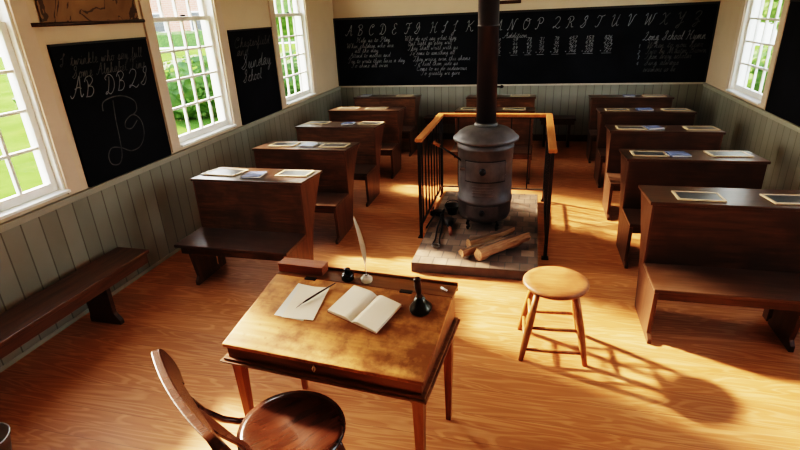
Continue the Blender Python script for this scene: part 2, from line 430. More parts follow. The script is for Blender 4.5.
g('F', 1.3, '.1,1.6 .3,1.95 .8,1.85 1.25,2', '.85,1.9 .7,1 .5,.2 .2,0 .0,.25', '.45,1.05 1,1.1')
g('G', 1.3, '.1,.2 .5,.5 .9,1.5 .8,2 .5,1.8 .35,1.2 .6,.95 1,1.3 1,.6 .7,0 .3,.0 .1,.3')
g('H', 1.6, '.1,1.6 .35,2 .4,1.2 .25,.2 .05,0', '1.25,2 1.0,1.4 .95,.4 1.1,0 1.4,.3', '.3,.9 .7,1.1 1.0,1')
g('I', 1.1, '.1,1.2 .4,1.3 .85,1.9 .7,2 .55,1.4 .45,.4 .2,0 0,.2 .3,.4')
g('J', 1.1, '.1,1.3 .4,1.4 .85,1.95 .7,2 .55,1 .4,-.4 .15,-.6 .1,-.3 .8,.4')
g('K', 1.5, '.1,1.6 .35,2 .4,1.2 .25,.2 .05,0', '1.3,1.95 .9,1.4 .4,1 .8,.8 1.0,.2 1.3,.05 1.45,.3')
g('L', 1.3, '.4,1.5 .85,1.9 .85,1.4 .55,.6 .2,.05 .1,.2 .4,.25 .9,0 1.2,.3')
g('M', 1.9, '0,.2 .15,0 .4,1 .55,1.95 .6,1 .6,0 .95,1.2 1.15,1.95 1.2,1 1.25,.1 1.6,.2')
g('N', 1.6, '0,.2 .15,0 .4,1 .55,1.95 .75,1 .9,0 1.1,1.2 1.3,1.9 1.6,1.9')
g('O', 1.4, '.7,2 .25,1.6 .15,.8 .45,.05 .9,.3 1.15,1.1 .95,1.85 .6,1.9 .5,1.6 .9,1.5 1.3,1.8')
g('P', 1.3, '.45,1.7 .5,1.1 .35,.2 .1,0 0,.2', '.1,1.4 .4,1.95 .9,1.95 1.15,1.5 .9,1.0 .5,1.0')
g('Q', 1.5, '.15,1.6 .45,2 .9,1.9 1.0,1.4 .6,.6 .15,.1 .2,.35 .6,.25 1.0,0 1.35,.3')
g('R', 1.5, '.45,1.7 .5,1.1 .35,.2 .1,0', '.1,1.4 .4,1.95 .9,1.95 1.1,1.5 .85,1.1 .5,1.0 .9,.8 1.05,.2 1.4,.2')
g('S', 1.2, '0,.2 .4,.5 .85,1.4 .85,1.95 .6,1.9 .45,1.5 .75,1.1 .8,.5 .5,0 .15,.1 .15,.4')
g('T', 1.3, '.05,1.5 .25,1.95 .75,1.8 1.3,2', '.8,1.9 .7,1 .5,.2 .2,0 .05,.25')
g('U', 1.5, '.05,1.6 .3,2 .4,1.5 .3,.6 .5,0 .85,.4 1.1,1.3 1.2,2 1.05,.9 1.15,.1 1.45,.3')
g('V', 1.3, '.05,1.6 .3,2 .45,1.5 .45,.5 .5,0 .8,.7 1.0,1.6 1.3,1.95')
g('W', 1.9, '.05,1.6 .3,2 .4,1.2 .4,.1 .8,1.1 .95,1.8 .95,.8 1.0,0 1.4,.9 1.5,1.8 1.8,1.95')
g('X', 1.4, '.1,1.6 .4,1.95 .65,1.3 .8,.4 1.1,0 1.35,.3', '1.25,1.9 .9,1.5 .5,.5 .1,.05')
g('Y', 1.4, '.05,1.6 .3,2 .4,1.4 .6,.9 .9,1.3 1.15,2 .95,.8 .7,-.5 .35,-.55 .5,-.2 1.3,.4')
g('Z', 1.3, '.1,1.6 .4,2 .95,1.9 .8,1.2 .35,.7 .8,.7 .85,0 .5,-.5 .25,-.3 .6,.1 1.2,.4')
g('a', .9, '.0,.1 .2,.3 .65,.9 .35,1 .12,.5 .25,.05 .55,.3 .7,.95 .62,.3 .72,.05 .9,.15')
g('b', .8, '.0,.1 .3,.9 .4,1.8 .25,1.7 .2,.5 .3,.05 .6,.3 .5,.8 .55,.75 .8,.8')
g('c', .7, '0,.1 .2,.5 .55,.9 .45,1 .2,.7 .2,.2 .4,.02 .7,.15')
g('d', .9, '.0,.1 .2,.4 .6,.9 .3,.95 .12,.4 .3,.05 .55,.5 .8,1.9 .68,.5 .75,.05 .9,.15')
g('e', .65, '0,.1 .3,.35 .5,.75 .35,1 .18,.6 .25,.1 .45,.05 .65,.2')
g('f', .65, '0,.1 .35,.9 .45,1.8 .3,1.8 .25,.6 .2,-.7 .32,-.6 .35,.0 .65,.15')
g('g', .85, '0,.1 .2,.4 .6,.9 .3,.95 .12,.4 .3,.05 .6,.6 .55,-.5 .3,-.8 .25,-.5 .85,.15')
g('h', .85, '0,.1 .3,.9 .42,1.8 .28,1.7 .15,0 .35,.8 .52,.95 .55,.3 .62,.05 .85,.15')
g('i', .5, '0,.1 .25,.95 .22,.2 .32,.02 .5,.15', '.3,1.3 .33,1.4')
g('j', .5, '0,.1 .3,.95 .25,-.5 .1,-.8 .05,-.5 .5,.15')
g('k', .8, '0,.1 .3,.9 .4,1.8 .28,1.7 .15,0 .4,.8 .55,.85 .35,.5 .55,.1 .8,.15')
g('l', .5, '0,.1 .3,.9 .38,1.8 .22,1.6 .2,.3 .3,.02 .5,.15')
g('m', 1.2, '0,.1 .15,.9 .15,0 .35,.85 .45,.9 .48,0 .68,.85 .8,.9 .85,.2 .95,.02 1.2,.15')
g('n', .9, '0,.1 .15,.9 .15,0 .38,.85 .5,.9 .55,.2 .65,.02 .9,.15')
g('o', .8, '0,.1 .2,.6 .4,.98 .15,.7 .2,.1 .45,.08 .6,.55 .42,.95 .55,.8 .8,.85')
g('p', .85, '0,.1 .25,.95 .1,-.8 .25,.4 .45,.95 .6,.6 .45,.05 .3,.05 .85,.15')
g('q', .85, '0,.1 .2,.4 .6,.9 .3,.95 .12,.4 .3,.05 .6,.6 .5,-.8 .65,-.5 .85,.15')
g('r', .65, '0,.1 .2,.95 .3,.85 .48,.85 .38,.2 .48,.02 .65,.15')
g('s', .6, '0,.1 .32,.95 .45,.35 .3,.02 .1,.1 .4,.02 .6,.15')
g('t', .6, '0,.1 .25,.9 .33,1.5 .25,.3 .35,.02 .6,.15', '.05,1.1 .5,1.15')
g('u', .85, '0,.1 .15,.95 .15,.2 .3,.02 .52,.9 .5,.2 .6,.02 .85,.15')
g('v', .8, '0,.1 .15,.9 .25,.05 .5,.6 .55,.95 .8,.85')
g('w', 1.1, '0,.1 .15,.9 .2,.05 .42,.8 .5,.05 .75,.6 .8,.95 1.1,.85')
g('x', .8, '0,.1 .2,.9 .45,.1 .8,.15', '.55,.95 .1,0')
g('y', .85, '0,.1 .15,.95 .2,.2 .35,.05 .55,.9 .5,-.5 .3,-.8 .25,-.5 .85,.15')
g('z', .7, '0,.1 .2,.9 .45,.85 .2,.1 .45,-.3 .3,-.7 .25,-.4 .7,.15')
g('0', .9, '.45,1.6 .15,1.2 .15,.4 .45,0 .75,.4 .75,1.2 .45,1.6')
g('1', .6, '.15,1.2 .35,1.6 .35,0')
g('2', .9, '.12,1.25 .4,1.6 .75,1.3 .6,.8 .1,0 .8,0')
g('3', .9, '.12,1.4 .45,1.6 .72,1.25 .4,.85 .78,.45 .45,0 .1,.2')
g('4', .9, '.55,1.6 .08,.6 .82,.6', '.55,1.1 .55,0')
g('5', .9, '.75,1.6 .25,1.6 .2,.9 .6,.95 .78,.5 .5,0 .12,.15')
g('6', .9, '.65,1.6 .25,1 .15,.4 .45,0 .75,.35 .5,.8 .2,.5')
g('7', .9, '.1,1.6 .8,1.6 .35,0')
g('8', .9, '.45,.85 .2,1.25 .45,1.6 .7,1.25 .45,.85 .15,.4 .45,0 .75,.4 .45,.85')
g('9', .9, '.7,1.2 .45,.85 .2,1.2 .45,1.6 .72,1.25 .6,.5 .4,0')
g('+', .9, '.1,.6 .8,.6', '.45,.95 .45,.25'); g(' ', .7); g('_', .9, '0,0 .9,0'); g('.', .4, '.1,0 .16,.05'); g("'", .3, '.1,1.7 .05,1.4')

def smooth(pts, k=5):
    if len(pts) < 3: return pts
    P = [pts[0]] + list(pts) + [pts[-1]]; out = []
    for i in range(1, len(P)-2):
        for j in range(k):
            t = j/k; p0, p1, p2, p3 = P[i-1:i+3]
            out.append(tuple(.5*(2*p1[a]+(p2[a]-p0[a])*t+(2*p0[a]-5*p1[a]+4*p2[a]-p3[a])*t*t+(3*p1[a]-p0[a]-3*p2[a]+p3[a])*t**3) for a in (0, 1)))
    out.append(pts[-1]); return out
def text_strokes(s, u, v, h, width=None, slant=.22, rise=0.):
    """polylines in board coordinates; u,v = left baseline; h = height of a capital"""
    k = h/2; tot = sum(G[c][0]*k for c in s); st = (width/tot) if width else 1.
    x = 0; out = []
    for c in s:
        w, ss = G[c]
        for q in ss:
            out.append([(u+(x+px*k+py*k*slant)*st, v+py*k+rise*(x+px*k)*st) for px, py in smooth(q)])
        x += w*k
    return out
def ribbon(b, line, wd, f):
    n = len(line)
    if n < 2: return
    vs = []
    for i, p in enumerate(line):
        a = line[max(i-1, 0)]; c = line[min(i+1, n-1)]
        dx, dy = c[0]-a[0], c[1]-a[1]; L = math.hypot(dx, dy) or 1
        nx, ny = -dy/L*wd/2, dx/L*wd/2
        vs += [f(p[0]+nx, p[1]+ny), f(p[0]-nx, p[1]-ny)]
    b.add(vs, [(2*i, 2*i+1, 2*i+3, 2*i+2) for i in range(n-1)])
def writing(parent, f, items, name='chalk_writing'):
    """items: (text,u,v,h,width,stroke,material); one part for each material"""
    for it in items:
        tx, u, v, h, wd, sw, mt = it[:7]
        b = MB()
        parts = tx if isinstance(tx, list) else [(tx, u, v, h, wd)]
        for q in parts:
            for ln in text_strokes(*q): ribbon(b, ln, sw*.8, f)
        b.build(name, M[mt], parent)

# ------------------------------------------------------------------ chalkboards
t = thing('chalkboard', 'long black chalkboard across the back wall with script alphabet and sums', 'chalkboard', (0, D, HR), group='wall chalkboards')
MB().box(.02, W-.02, -.028, 0, .005, 1.02).build('board_panel', M['board'], t, .002)
MB().box(.0, W-.0, -.036, -.0, 1.02, 1.05).box(.0, .02, -.036, 0, 0.005, 1.02).box(W-.02, W, -.036, 0, .005, 1.02).build('frame', M['boardframe'], t, .003)
fb = lambda u, v: (u, -.030, v-HR)
items = []
capx = [.26, .45, .64, .82, 1.02, 1.23, 1.38, 1.63, 1.82, 1.97, 2.18, 2.38, 2.6, 2.8, 3.01, 3.2, 3.44, 3.62, 3.82, 4.02, 4.22, 4.43, 4.65, 4.86, 5.06, 5.27]
for c, x in zip('ABCDEFGHIJKLMNOPQRSTUVWXYZ', capx):
    items.append((c, x-.075, 1.655, .155, None, .0135, 'chalk' if x < 4.7 else 'chalkf'))
for s, u, v, w in (("Help us to Play", .36, 1.55, .56), ('When children who are', .18, 1.465, .79), ('all the day', .32, 1.395, .4),
                   ('Attend to mother and', .22, 1.32, .69), ('Try to write their lines a day', .19, 1.235, .96), ('To shine all over', .24, 1.165, .62),
                   ('Who do not say what they', 1.15, 1.55, .82), ('But light as play will', 1.2, 1.485, .7), ('They shall write with us', 1.2, 1.41, .79),
                   ('To come to something all', 1.23, 1.335, .71), ('They wring even this shame', 1.28, 1.245, .9), ('To heal them side us', 1.3, 1.175, .69),
                   ('Come to us do endeavour', 1.33, 1.10, .8), ('To greatly we give', 1.4, 1.03, .62)):
    items.append((s, u, v, .075, w, .0085, 'chalk'))
items.append(('Addition', 2.66, 1.545, .08, .36, .009, 'chalk'))
rnd = random.Random(3)
for x in (2.56, 2.81, 3.01, 3.19, 3.40, 3.61, 3.84, 4.09):
    n = 2 if x < 3.5 else 3; q = []
    for k in range(4):
        q.append((''.join(rnd.choice('123456789') for _ in range(n)), x, 1.495-k*.058, .058, n*.036))
    q += [('+', x-.045, 1.32, .05, None), ('_', x-.02, 1.30, .1, n*.036+.03)]
    items.append((q, 0, 0, 0, None, .010, 'chalk'))
items += [('Long School Hymn', 4.6, 1.455, .12, .8, .0115, 'chalk')]
for i, (s, v, w) in enumerate((('When to you hear', 1.355, .72), ('Two by Master Brown', 1.275, .78), ('Then every scholar', 1.205, .6), ('Sing always', 1.12, .45), ('evermore so be', 1.03, .42))):
    items.append((s, 4.66, v, .085, w, .0085, 'chalkf'))
    if i < 4: items.append((str(i+1), 4.56, v, .06, None, .0085, 'chalk'))
writing(t, fb, items)

# left wall boards
t = thing('chalkboard', 'near left black chalkboard with large chalk letter B below A B D B Q S', 'chalkboard', (0, 2.885, HR), group='wall chalkboards')
MB().box(0, .022, 0, .93, .004, .985).build('board_panel', M['board'], t, .002)
MB().box(0, .028, -.0, .93, .985, 1.0).build('frame', M['boardframe'], t, .002)
fl = lambda u, v: (.024, u-2.885, v-HR)
items = [('I twinkle who say full', 2.92, 1.725, .08, .80, .007, 'chalkf'), ('Some Alphabet Time', 2.99, 1.64, .08, .74, .007, 'chalkf'),
         ('A', 2.93, 1.51, .14, .12, .010, 'chalk'), ('B', 3.05, 1.50, .14, .11, .010, 'chalk'), ('D', 3.24, 1.49, .14, .12, .010, 'chalk'), ('B', 3.36, 1.50, .14, .11, .010, 'chalk'),
         ('Q', 3.49, 1.50, .14, .13, .010, 'chalk'), ('S', 3.63, 1.51, .14, .10, .010, 'chalk')]
writing(t, fl, items)
b = MB()
for ln in ([(3.30, 1.44), (3.28, 1.30), (3.27, 1.15), (3.25, 1.02), (3.20, .965), (3.13, .985), (3.12, 1.05), (3.17, 1.10), (3.26, 1.08), (3.36, 1.03), (3.47, 1.045), (3.54, 1.13), (3.54, 1.24), (3.47, 1.30), (3.38, 1.27), (3.36, 1.22), (3.42, 1.20), (3.50, 1.25)],
           [(3.18, 1.38), (3.20, 1.44), (3.30, 1.465), (3.42, 1.455), (3.52, 1.40), (3.52, 1.33), (3.47, 1.30)]):
    ribbon(b, smooth(ln, 6), .010, fl)
b.build('chalk_letter', M['chalkf'], t)
t = thing('chalkboard', 'middle left black chalkboard reading Sunday School in chalk, between two windows', 'chalkboard', (0, 5.075, HR), group='wall chalkboards')
MB().box(0, .022, 0, .955, .004, .985).build('board_panel', M['board'], t, .002)
MB().box(0, .028, -.0, .955, .985, 1.0).build('frame', M['boardframe'], t, .002)
fl2 = lambda u, v: (.024, u-5.075, v-HR)
writing(t, fl2, [('Chesterfield', 5.12, 1.69, .10, .80, .010, 'chalkf'), ('and', 5.15, 1.605, .10, .25, .010, 'chalkf'),
                 ('Sunday', 5.2, 1.46, .15, .70, .013, 'chalk'), ('School', 5.2, 1.32, .13, .42, .012, 'chalk')])
t = thing('chalkboard', 'blank black chalkboard on the right wall, cut by the photo edge', 'chalkboard', (W, 5.02, HR), group='wall chalkboards')
MB().box(-.022, 0, 0, 1.0, .004, 1.03).build('board_panel', M['board'], t, .002)
MB().box(-.028, 0, 0, 1.0, 1.03, 1.045).build('frame', M['boardframe'], t, .002)

# wall map and picture
t = thing('wall_map', 'old brown roll-down map hanging above the near left chalkboard', 'map', (0, 2.86, 1.995))
MB().box(.012, .016, .03, .93, .01, .95).build('map_sheet', M['map'], t)
MB().tube([(.02, -.06, 0), (.02, .98, 0)], .013, 10).build('roller', M['darkwood'], t)
MB().box(.005, .025, .0, .96, .95, .985).build('top_batten', M['darkwood'], t, .002)
MB().box(-.001, .03, .44, .46, .93, 1.0).build('hook', M['iron'], t)
t = thing('picture_frame', 'dark wooden picture frame above the long back chalkboard beside the stovepipe', 'picture', (2.35, D, 2.015))
MB().box(0, .56, -.03, 0, 0, .045).box(0, .56, -.03, 0, .355, .40).box(0, .045, -.03, 0, .045, .355).box(.515, .56, -.03, 0, .045, .355).build('frame', M['darkwood'], t, .004)
MB().box(.045, .515, -.012, -.002, .045, .355).build('print', M['paper'], t)

# ------------------------------------------------------------------ pupil desks (desk with bench seat in front)
HN, HF, DD = .80, .772, .42
def make_desk(x0, x1, wall_left, name_group):
    L = x1-x0; dm = M['desk_lit' if wall_left else 'desk']; dz_ = M['deskz_lit' if wall_left else 'deskz']
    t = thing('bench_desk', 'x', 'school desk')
    MB().box(.012, L-.012, -.001, .021, .355, HN-.022).build('back_panel', dm, t, .003)
    b = MB(); b.prism([(-.012, HN-.022), (DD, HF-.02), (DD, HF), (-.012, HN)], -.006 if wall_left else -.015, L+.015, 'x')
    b.build('desk_top', M['desktop'], t, .004)
    MB().box(-.008 if wall_left else 0, L if wall_left else L+.012, -.364, -.0012, .345, .370).build('seat', M['desktop'], t, .005)
    MB().box(.035 if wall_left else .028, L-.028 if wall_left else L-.035, -.345, -.322, .29, .345).build('seat_rail', dm, t, .002)
    MB().box(.035, L-.035, .021, .30, .56, .575).build('book_shelf', dm, t, .002)
    # end panels: the full one on the aisle, an upper cheek and an inset leg on the wall side
    full = [(-.37, .345), (-.345, .05), (-.395, .03), (-.395, 0), (.06, 0), (.075, .10), (.11, .28), (.20, .48), (.37, .715), (.405, HF-.022), (0, HN-.022), (0, .345)]
    cheek = [(0.001, .355), (.09, .36), (.20, .50), (.36, .70), (.395, HF-.022), (0.001, HN-.022)]
    leg = [(-.35, .344), (-.30, .07), (-.33, .04), (-.33, 0), (-.02, 0), (-.02, .03), (-.05, .06), (-.03, .344)]
    xa, xw = (L-.026, 0) if wall_left else (0, L-.026)
    MB().prism(full, xa, xa+.026, 'x').build('end_panel', dz_, t, .003)
    MB().prism(cheek, xw, xw+.026, 'x').build('end_cheek', dz_, t, .003)
    xl = .09 if wall_left else L-.20
    MB().prism(leg, xl, xl+.028, 'x').build('leg', dz_, t, .003)
    xr = xl
    MB().prism([(.0005, .0), (.07, 0), (.07, .36), (.12, .50), (.0005, .50)], xr, xr+.028, 'x').build('rear_leg', dz_, t, .003)
    return t
ordn = ['nearest', 'second', 'third', 'fourth', 'farthest']
YL = [3.40, 4.378, 5.385, 6.395, 7.475]; YR = [3.295, 4.312, 5.335, 6.325, 7.355]
LX = (.500, 1.455); RX = (3.925, 4.915); CX = (2.215, 3.205)
HEADS = {'l': ['nearest school desk in the left row by the windows', 'second school desk from the front in the left window row', 'third school desk from the front in the left window row',
               'fourth school desk from the front in the left window row', 'farthest school desk of the left row, against the back wall side'],
         'r': ['nearest school desk in the right row, cut by the photo edge', 'second school desk from the front in the right row', 'third school desk from the front in the right row',
               'fourth school desk from the front in the right row', 'farthest school desk of the right row under the chalkboard'],
         'c': ['school desk right behind the stove railing, nearer of the middle pair', 'school desk behind the stove, farther of the middle pair near the chalkboard']}
DESKS = {}
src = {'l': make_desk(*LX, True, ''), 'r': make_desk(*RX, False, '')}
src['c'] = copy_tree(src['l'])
for s, ys, xx, gr in (('l', YL, LX, 'school desks in the left row'), ('r', YR, RX, 'school desks in the right row'), ('c', (6.38, 7.42), CX, 'school desks behind the stove')):
    for i, y in enumerate(ys):
        o = src[s] if i == 0 else copy_tree(src[s])
        o.location = (xx[0]+(.01 if i % 2 else 0), y, 0); o.rotation_euler.z = R((.0, .6, -.4, .3, -.3)[i])
        o['label'] = 'dark brown ' + HEADS[s][i]; o['category'] = 'school desk'; o['group'] = gr
        DESKS[s, i] = o

# slates and books lying on the sloping desk tops
SL = math.atan2(HF-HN, DD)
def make_slate():
    t = thing('writing_slate', 'x', 'slate')
    w, d, f = .27, .20, .016
    MB().box(-w/2, w/2, 0, f, 0, .010).box(-w/2, w/2, d-f, d, 0, .010).box(-w/2, -w/2+f, f, d-f, 0, .010).box(w/2-f, w/2, f, d-f, 0, .010).build('frame', M['sframe'], t, .002)
    MB().box(-w/2+f, w/2-f, f, d-f, .002, .007).build('slate_panel', M['slate'], t)
    return t
def make_book(big=1.):
    t = thing('copy_book', 'x', 'book')
    MB().box(-.075, .075, 0, .18, 0, .003).box(-.075, .075, 0, .18, .012, .015).box(-.077, -.073, 0, .18, 0, .015).build('cover', M['bluebook'], t, .001)
    MB().box(-.072, .072, .004, .176, .003, .012).build('pages', M['paper'], t)
    return t
sl0, bk0 = make_slate(), make_book(); used = {}
def put(kind, s, i, u, v, rot, label, sc=1.):
    src_ = sl0 if kind == 's' else bk0
    o = copy_tree(src_) if used.get(kind) else src_; used[kind] = 1
    dk = DESKS[s, i]
    zz = HN + (HF-HN)/(DD+.012)*(v+.012) + .002
    o.rotation_euler = (SL, 0, dk.rotation_euler.z+R(rot))
    c, n = math.cos(dk.rotation_euler.z), math.sin(dk.rotation_euler.z)
    o.location = (dk.location.x+u*c-v*n, dk.location.y+u*n+v*c, zz)
    o.scale = (sc, sc, 1)
    o['label'] = label; o['group'] = 'writing slates on the desks' if kind == 's' else 'blue-grey copy books on the desks'
    o['category'] = 'slate' if kind == 's' else 'book'
dn = {('l', 0): 'nearest left-row desk', ('l', 1): 'second left-row desk', ('l', 2): 'third left-row desk', ('l', 3): 'fourth left-row desk', ('l', 4): 'farthest left-row desk',
      ('r', 0): 'nearest right-row desk', ('r', 1): 'second right-row desk', ('r', 2): 'third right-row desk', ('r', 3): 'fourth right-row desk', ('r', 4): 'farthest right-row desk',
      ('c', 0): 'desk just behind the stove', ('c', 1): 'farther desk behind the stove'}
PUT = [('s', 'l', 0, .165, .10, -4, 1.15), ('b', 'l', 0, .50, .06, 8, 1.), ('s', 'l', 0, .80, .15, 3, 1.), ('s', 'l', 1, .25, .09, 2, 1), ('b', 'l', 1, .52, .08, -5, 1), ('s', 'l', 1, .79, .08, 3, 1),
       ('s', 'l', 2, .17, .18, 2, 1), ('b', 'l', 2, .58, .14, 6, .9), ('s', 'l', 2, .82, .18, -3, 1), ('s', 'l', 3, .22, .10, 0, 1), ('s', 'l', 3, .62, .10, 2, 1.05), ('b', 'l', 4, .13, .12, 0, .9), ('s', 'l', 4, .75, .12, 0, .9),
       ('s', 'r', 0, .29, .045, -2, 1.02), ('s', 'r', 0, .83, .05, 3, 1.05), ('s', 'r', 1, .18, .08, -1, 1.), ('b', 'r', 1, .41, .08, 6, 1), ('s', 'r', 1, .79, .12, 2, 1.1),
       ('s', 'r', 2, .20, .06, 1, 1), ('b', 'r', 2, .43, .09, 12, 1), ('s', 'r', 2, .84, .07, 0, 1.05), ('s', 'r', 3, .19, .08, 0, .95), ('b', 'r', 3, .50, .09, 0, 1.1), ('s', 'r', 3, .82, .07, 0, 1),
       ('b', 'r', 4, .48, .07, 0, .9), ('s', 'r', 4, .79, .06, 0, 1), ('s', 'c', 0, .19, .08, 0, 1), ('s', 'c', 0, .72, .08, 0, 1), ('b', 'c', 1, .25, .08, 0, 1), ('s', 'c', 1, .75, .08, 0, 1)]
cnt = {}
for k, s, i, u, v, rt, sc in PUT:
    mates = sorted(p[3] for p in PUT if p[0] == k and p[1] == s and p[2] == i)
    where = '' if len(mates) == 1 else ('left end of the ' if u == mates[0] else 'right end of the ')
    base = 'pale-framed writing slate lying on the ' if k == 's' else 'blue-grey thin copy book lying on the '
    put(k, s, i, u, v, rt, base + where + dn[s, i], sc)

# ------------------------------------------------------------------ benches
def bench_along(name, label, loc, L, dep, h, rz, mat, grp=None, legs=(.16,)):
    t = thing(name, label, 'bench', loc, rz, grp)
    MB().box(0, dep, 0, L, h-.03, h).build('seat', mat, t, .005)
    MB().box(dep-.035, dep-.013, .02, L-.02, h-.10, h-.03).build('seat_rail', mat, t, .003)
    for yy in (L-.42, .30):
        MB().prism([(.02, 0), (dep-.005, 0), (dep-.005, .03), (dep-.045, .09), (dep-.045, h-.031), (.03, h-.031), (.03, .06), (.02, .04)], yy, yy+.035, 'y').build('leg', M['darkwood'], t, .003)
    return t
bench_along('wall_bench', 'long low dark wooden bench along the left wall in the foreground', (.115, .55, 0), 2.33, .285, .40, 0, M['bench'])
def back_bench(x0, x1, label):
    t = thing('low_bench', label, 'bench', (x0, D-.44, 0), 0, 'low benches along the back wall'); L = x1-x0
    MB().box(0, L, 0, .27, .40, .43).build('seat', M['darkwood'], t, .004)
    MB().box(.02, L-.02, .01, .03, .34, .40).build('seat_rail', M['darkwood'], t, .002)
    for xx in (.06, L-.10): MB().prism([(.03, 0), (.24, 0), (.22, .40), (.05, .40)], xx, xx+.035, 'x').build('leg', M['darkwood'], t, .003)
back_bench(1.52, 2.16, 'low dark bench by the back wall, between left row and stove desks')
back_bench(3.27, 3.78, 'low dark bench by the back wall, right of the stove railing')

# ------------------------------------------------------------------ hearth, railing, stove
t = thing('hearth', 'raised brick hearth platform under the stove', 'hearth', (2.262, 3.585, 0))
MB().box(0, 1.0, 0, 1.80, .0, .085).build('brick_slab', M['hearth'], t, .004)
MB().box(-.026, -.001, .60, 1.80, 0, .085).build('curb', M['handrail'], t, .003)

t = thing('stove_railing', 'black iron railing with orange wooden handrail around the stove', 'railing', (0, 0, 0))
XL, XR, YB, YFL, YFR, ZR = 2.205, 3.325, 5.42, 4.24, 3.965, .94
b = MB(); hw = .032
b.box(XL-hw, XL+hw, YFL+.01, YB-hw, ZR-.025, ZR+.008).build('handrail', M['handrail'], t, .005)
MB().box(XR-hw, XR+hw, YFR+.015, YB-hw, ZR-.025, ZR+.008).build('handrail', M['handrail'], t, .005)
MB().box(XL-hw, XR+hw, YB-hw+.001, YB+hw, ZR-.025, ZR+.008).build('handrail', M['handrail'], t, .005)
for x, y in ((XL, YFL+.03), (XR, YFR+.035), (XL, YB), (XR, YB)):
    MB().box(x-.014, x+.014, y-.014, y+.014, 0, ZR-.025).box(x-.028, x+.028, y-.028, y+.028, 0, .012).build('post', M['iron'], t, .002)
for x, ya in ((XL, YFL), (XR, YFR)):
    MB().box(x-.008, x+.008, ya, YB, .12, .135).build('bottom_rail', M['iron'], t)
    MB().box(x-.008, x+.008, ya, YB, ZR-.04, ZR-.026).build('top_rail', M['iron'], t)
    n = int((YB-ya)/.135)
    for k in range(1, n): 
        yy = ya+(YB-ya)*k/n; MB().box(x-.006, x+.006, yy-.006, yy+.006, .135, ZR-.04).build('baluster', M['iron'], t)
MB().box(XL, XR, YB-.008, YB+.008, .12, .135).build('bottom_rail', M['ironlight'], t)
MB().box(XL, XR, YB-.008, YB+.008, ZR-.04, ZR-.026).build('top_rail', M['iron'], t)
for k in range(1, 6):
    xx = XL+(XR-XL)*k/6; MB().box(xx-.006, xx+.006, YB-.006, YB+.006, .135, ZR-.04).build('baluster', M['iron'], t)

t.location = (XL, YFL, 0)
for c in t.children: c.location = (-XL, -YFL, 0)

SX, SY, SZ = 2.765, 4.50, .085
t = thing('stove', 'grey cast-iron cylindrical wood stove with domed lid on brick hearth', 'stove', (SX, SY, SZ))
MB().lathe([(.10, .065), (.19, .075), (.225, .095), (.240, .135), (.244, .24), (.250, .245), (.250, .27), (.243, .275), (.241, .60), (.246, .605), (.246, .70), (.252, .705), (.252, .72), (.247, .725), (.247, .76), (.22, .765)], n=56).build('body', M['stove'], t)
MB().lathe([(.21, .755), (.262, .757), (.288, .765), (.290, .785), (.268, .80), (.245, .825), (.20, .852), (.13, .872), (.095, .88)], n=56).build('lid', M['stove'], t)
MB().lathe([(.10, .875), (.105, .885), (.10, .90), (.088, .905)], n=32).build('flue_collar', M['stove'], t)
for a in (-127, -53, 53, 127):
    ca, sa = math.cos(R(a)), math.sin(R(a))
    pts = [(ca*.15, sa*.15, .13), (ca*.205, sa*.205, .11), (ca*.225, sa*.225, .06), (ca*.20, sa*.20, .025), (ca*.225, sa*.225, .019)]
    MB().tube(pts, [.028, .026, .016, .013, .018], 10).build('leg', M['iron'], t)
def arc_plate(a0, a1, r, th, z0, z1, n=14):
    b = MB(); vs = []; fs = []
    for k in range(n+1):
        a = R(a0+(a1-a0)*k/n)
        for rr in (r, r+th):
            for z in (z0, z1): vs.append((rr*math.cos(a), rr*math.sin(a), z))
    for k in range(n):
        o = 4*k; fs += [(o+2, o+3, o+7, o+6), (o, o+4, o+5, o+1), (o+1, o+5, o+7, o+3), (o, o+2, o+6, o+4)]
    fs += [(0, 1, 3, 2), (4*n, 4*n+2, 4*n+3, 4*n+1)]
    return b.add(vs, fs)
d = arc_plate(-128, -42, .240, .012, .455, .62).build('feed_door', M['stove'], t, .003)
MB().lathe([(.030, 0), (.030, .006), (.018, .008), (.018, .014), (.026, .018), (.024, .026)], (0, -.252, .545), 20, (0, -1, 0)).build('draft_knob', M['iron'], d)
q = arc_plate(-129.5, -40.5, .2465, .0015, .445, .63); q.build('door_rim', M['iron'], d)
for z in (.49, .59): MB().lathe([(.009, 0), (.009, .03)], (.243*math.cos(R(-40)), .243*math.sin(R(-40)), z-.015), 8).build('hinge', M['stove'], d)
MB().box(-.205, -.16, -.185, -.165, .535, .555).build('door_latch', M['stove'], d, .002)
d = arc_plate(-125, -55, .240, .010, .135, .235).build('ash_door', M['stove'], t, .003)
MB().lathe([(.026, 0), (.026, .006), (.014, .008), (.014, .014), (.022, .018), (.020, .026)], (0, -.250, .185), 20, (0, -1, 0)).build('draft_knob', M['iron'], d)
b = MB()
for z, h in ((.40, .012), (.375, .008), (.35, .012), (.325, .006)):
    q = arc_plate(-112, -68, .2415, .005, z, z+h, 10); b.add(q.v, q.f)
b.build('raised_lettering', M['stove'], t)
hd = MB().tube([(-.19, -.13, .60), (-.27, -.13, .655), (-.42, -.11, .735)], [.009, .009, .008], 8).build('door_handle', M['iron'], t)
MB().tube([(-.395, -.112, .722), (-.455, -.105, .752)], [.014, .017], 10).build('handle_grip', M['handrail'], hd)
t2 = thing('stovepipe', 'tall black stovepipe rising from the stove to the ceiling', 'stovepipe', (SX, SY, SZ+.945))
MB().lathe([(.086, .020), (.086, .80), (.089, .802), (.089, .815), (.086, .817), (.086, H-SZ-.945-.002)], n=40).build('pipe', M['pipe'], t2)
MB().lathe([(.092, H-SZ-.945-.025), (.15, H-SZ-.945-.012), (.15, H-SZ-.945-.001)], n=40).build('ceiling_collar', M['pipe'], t2)
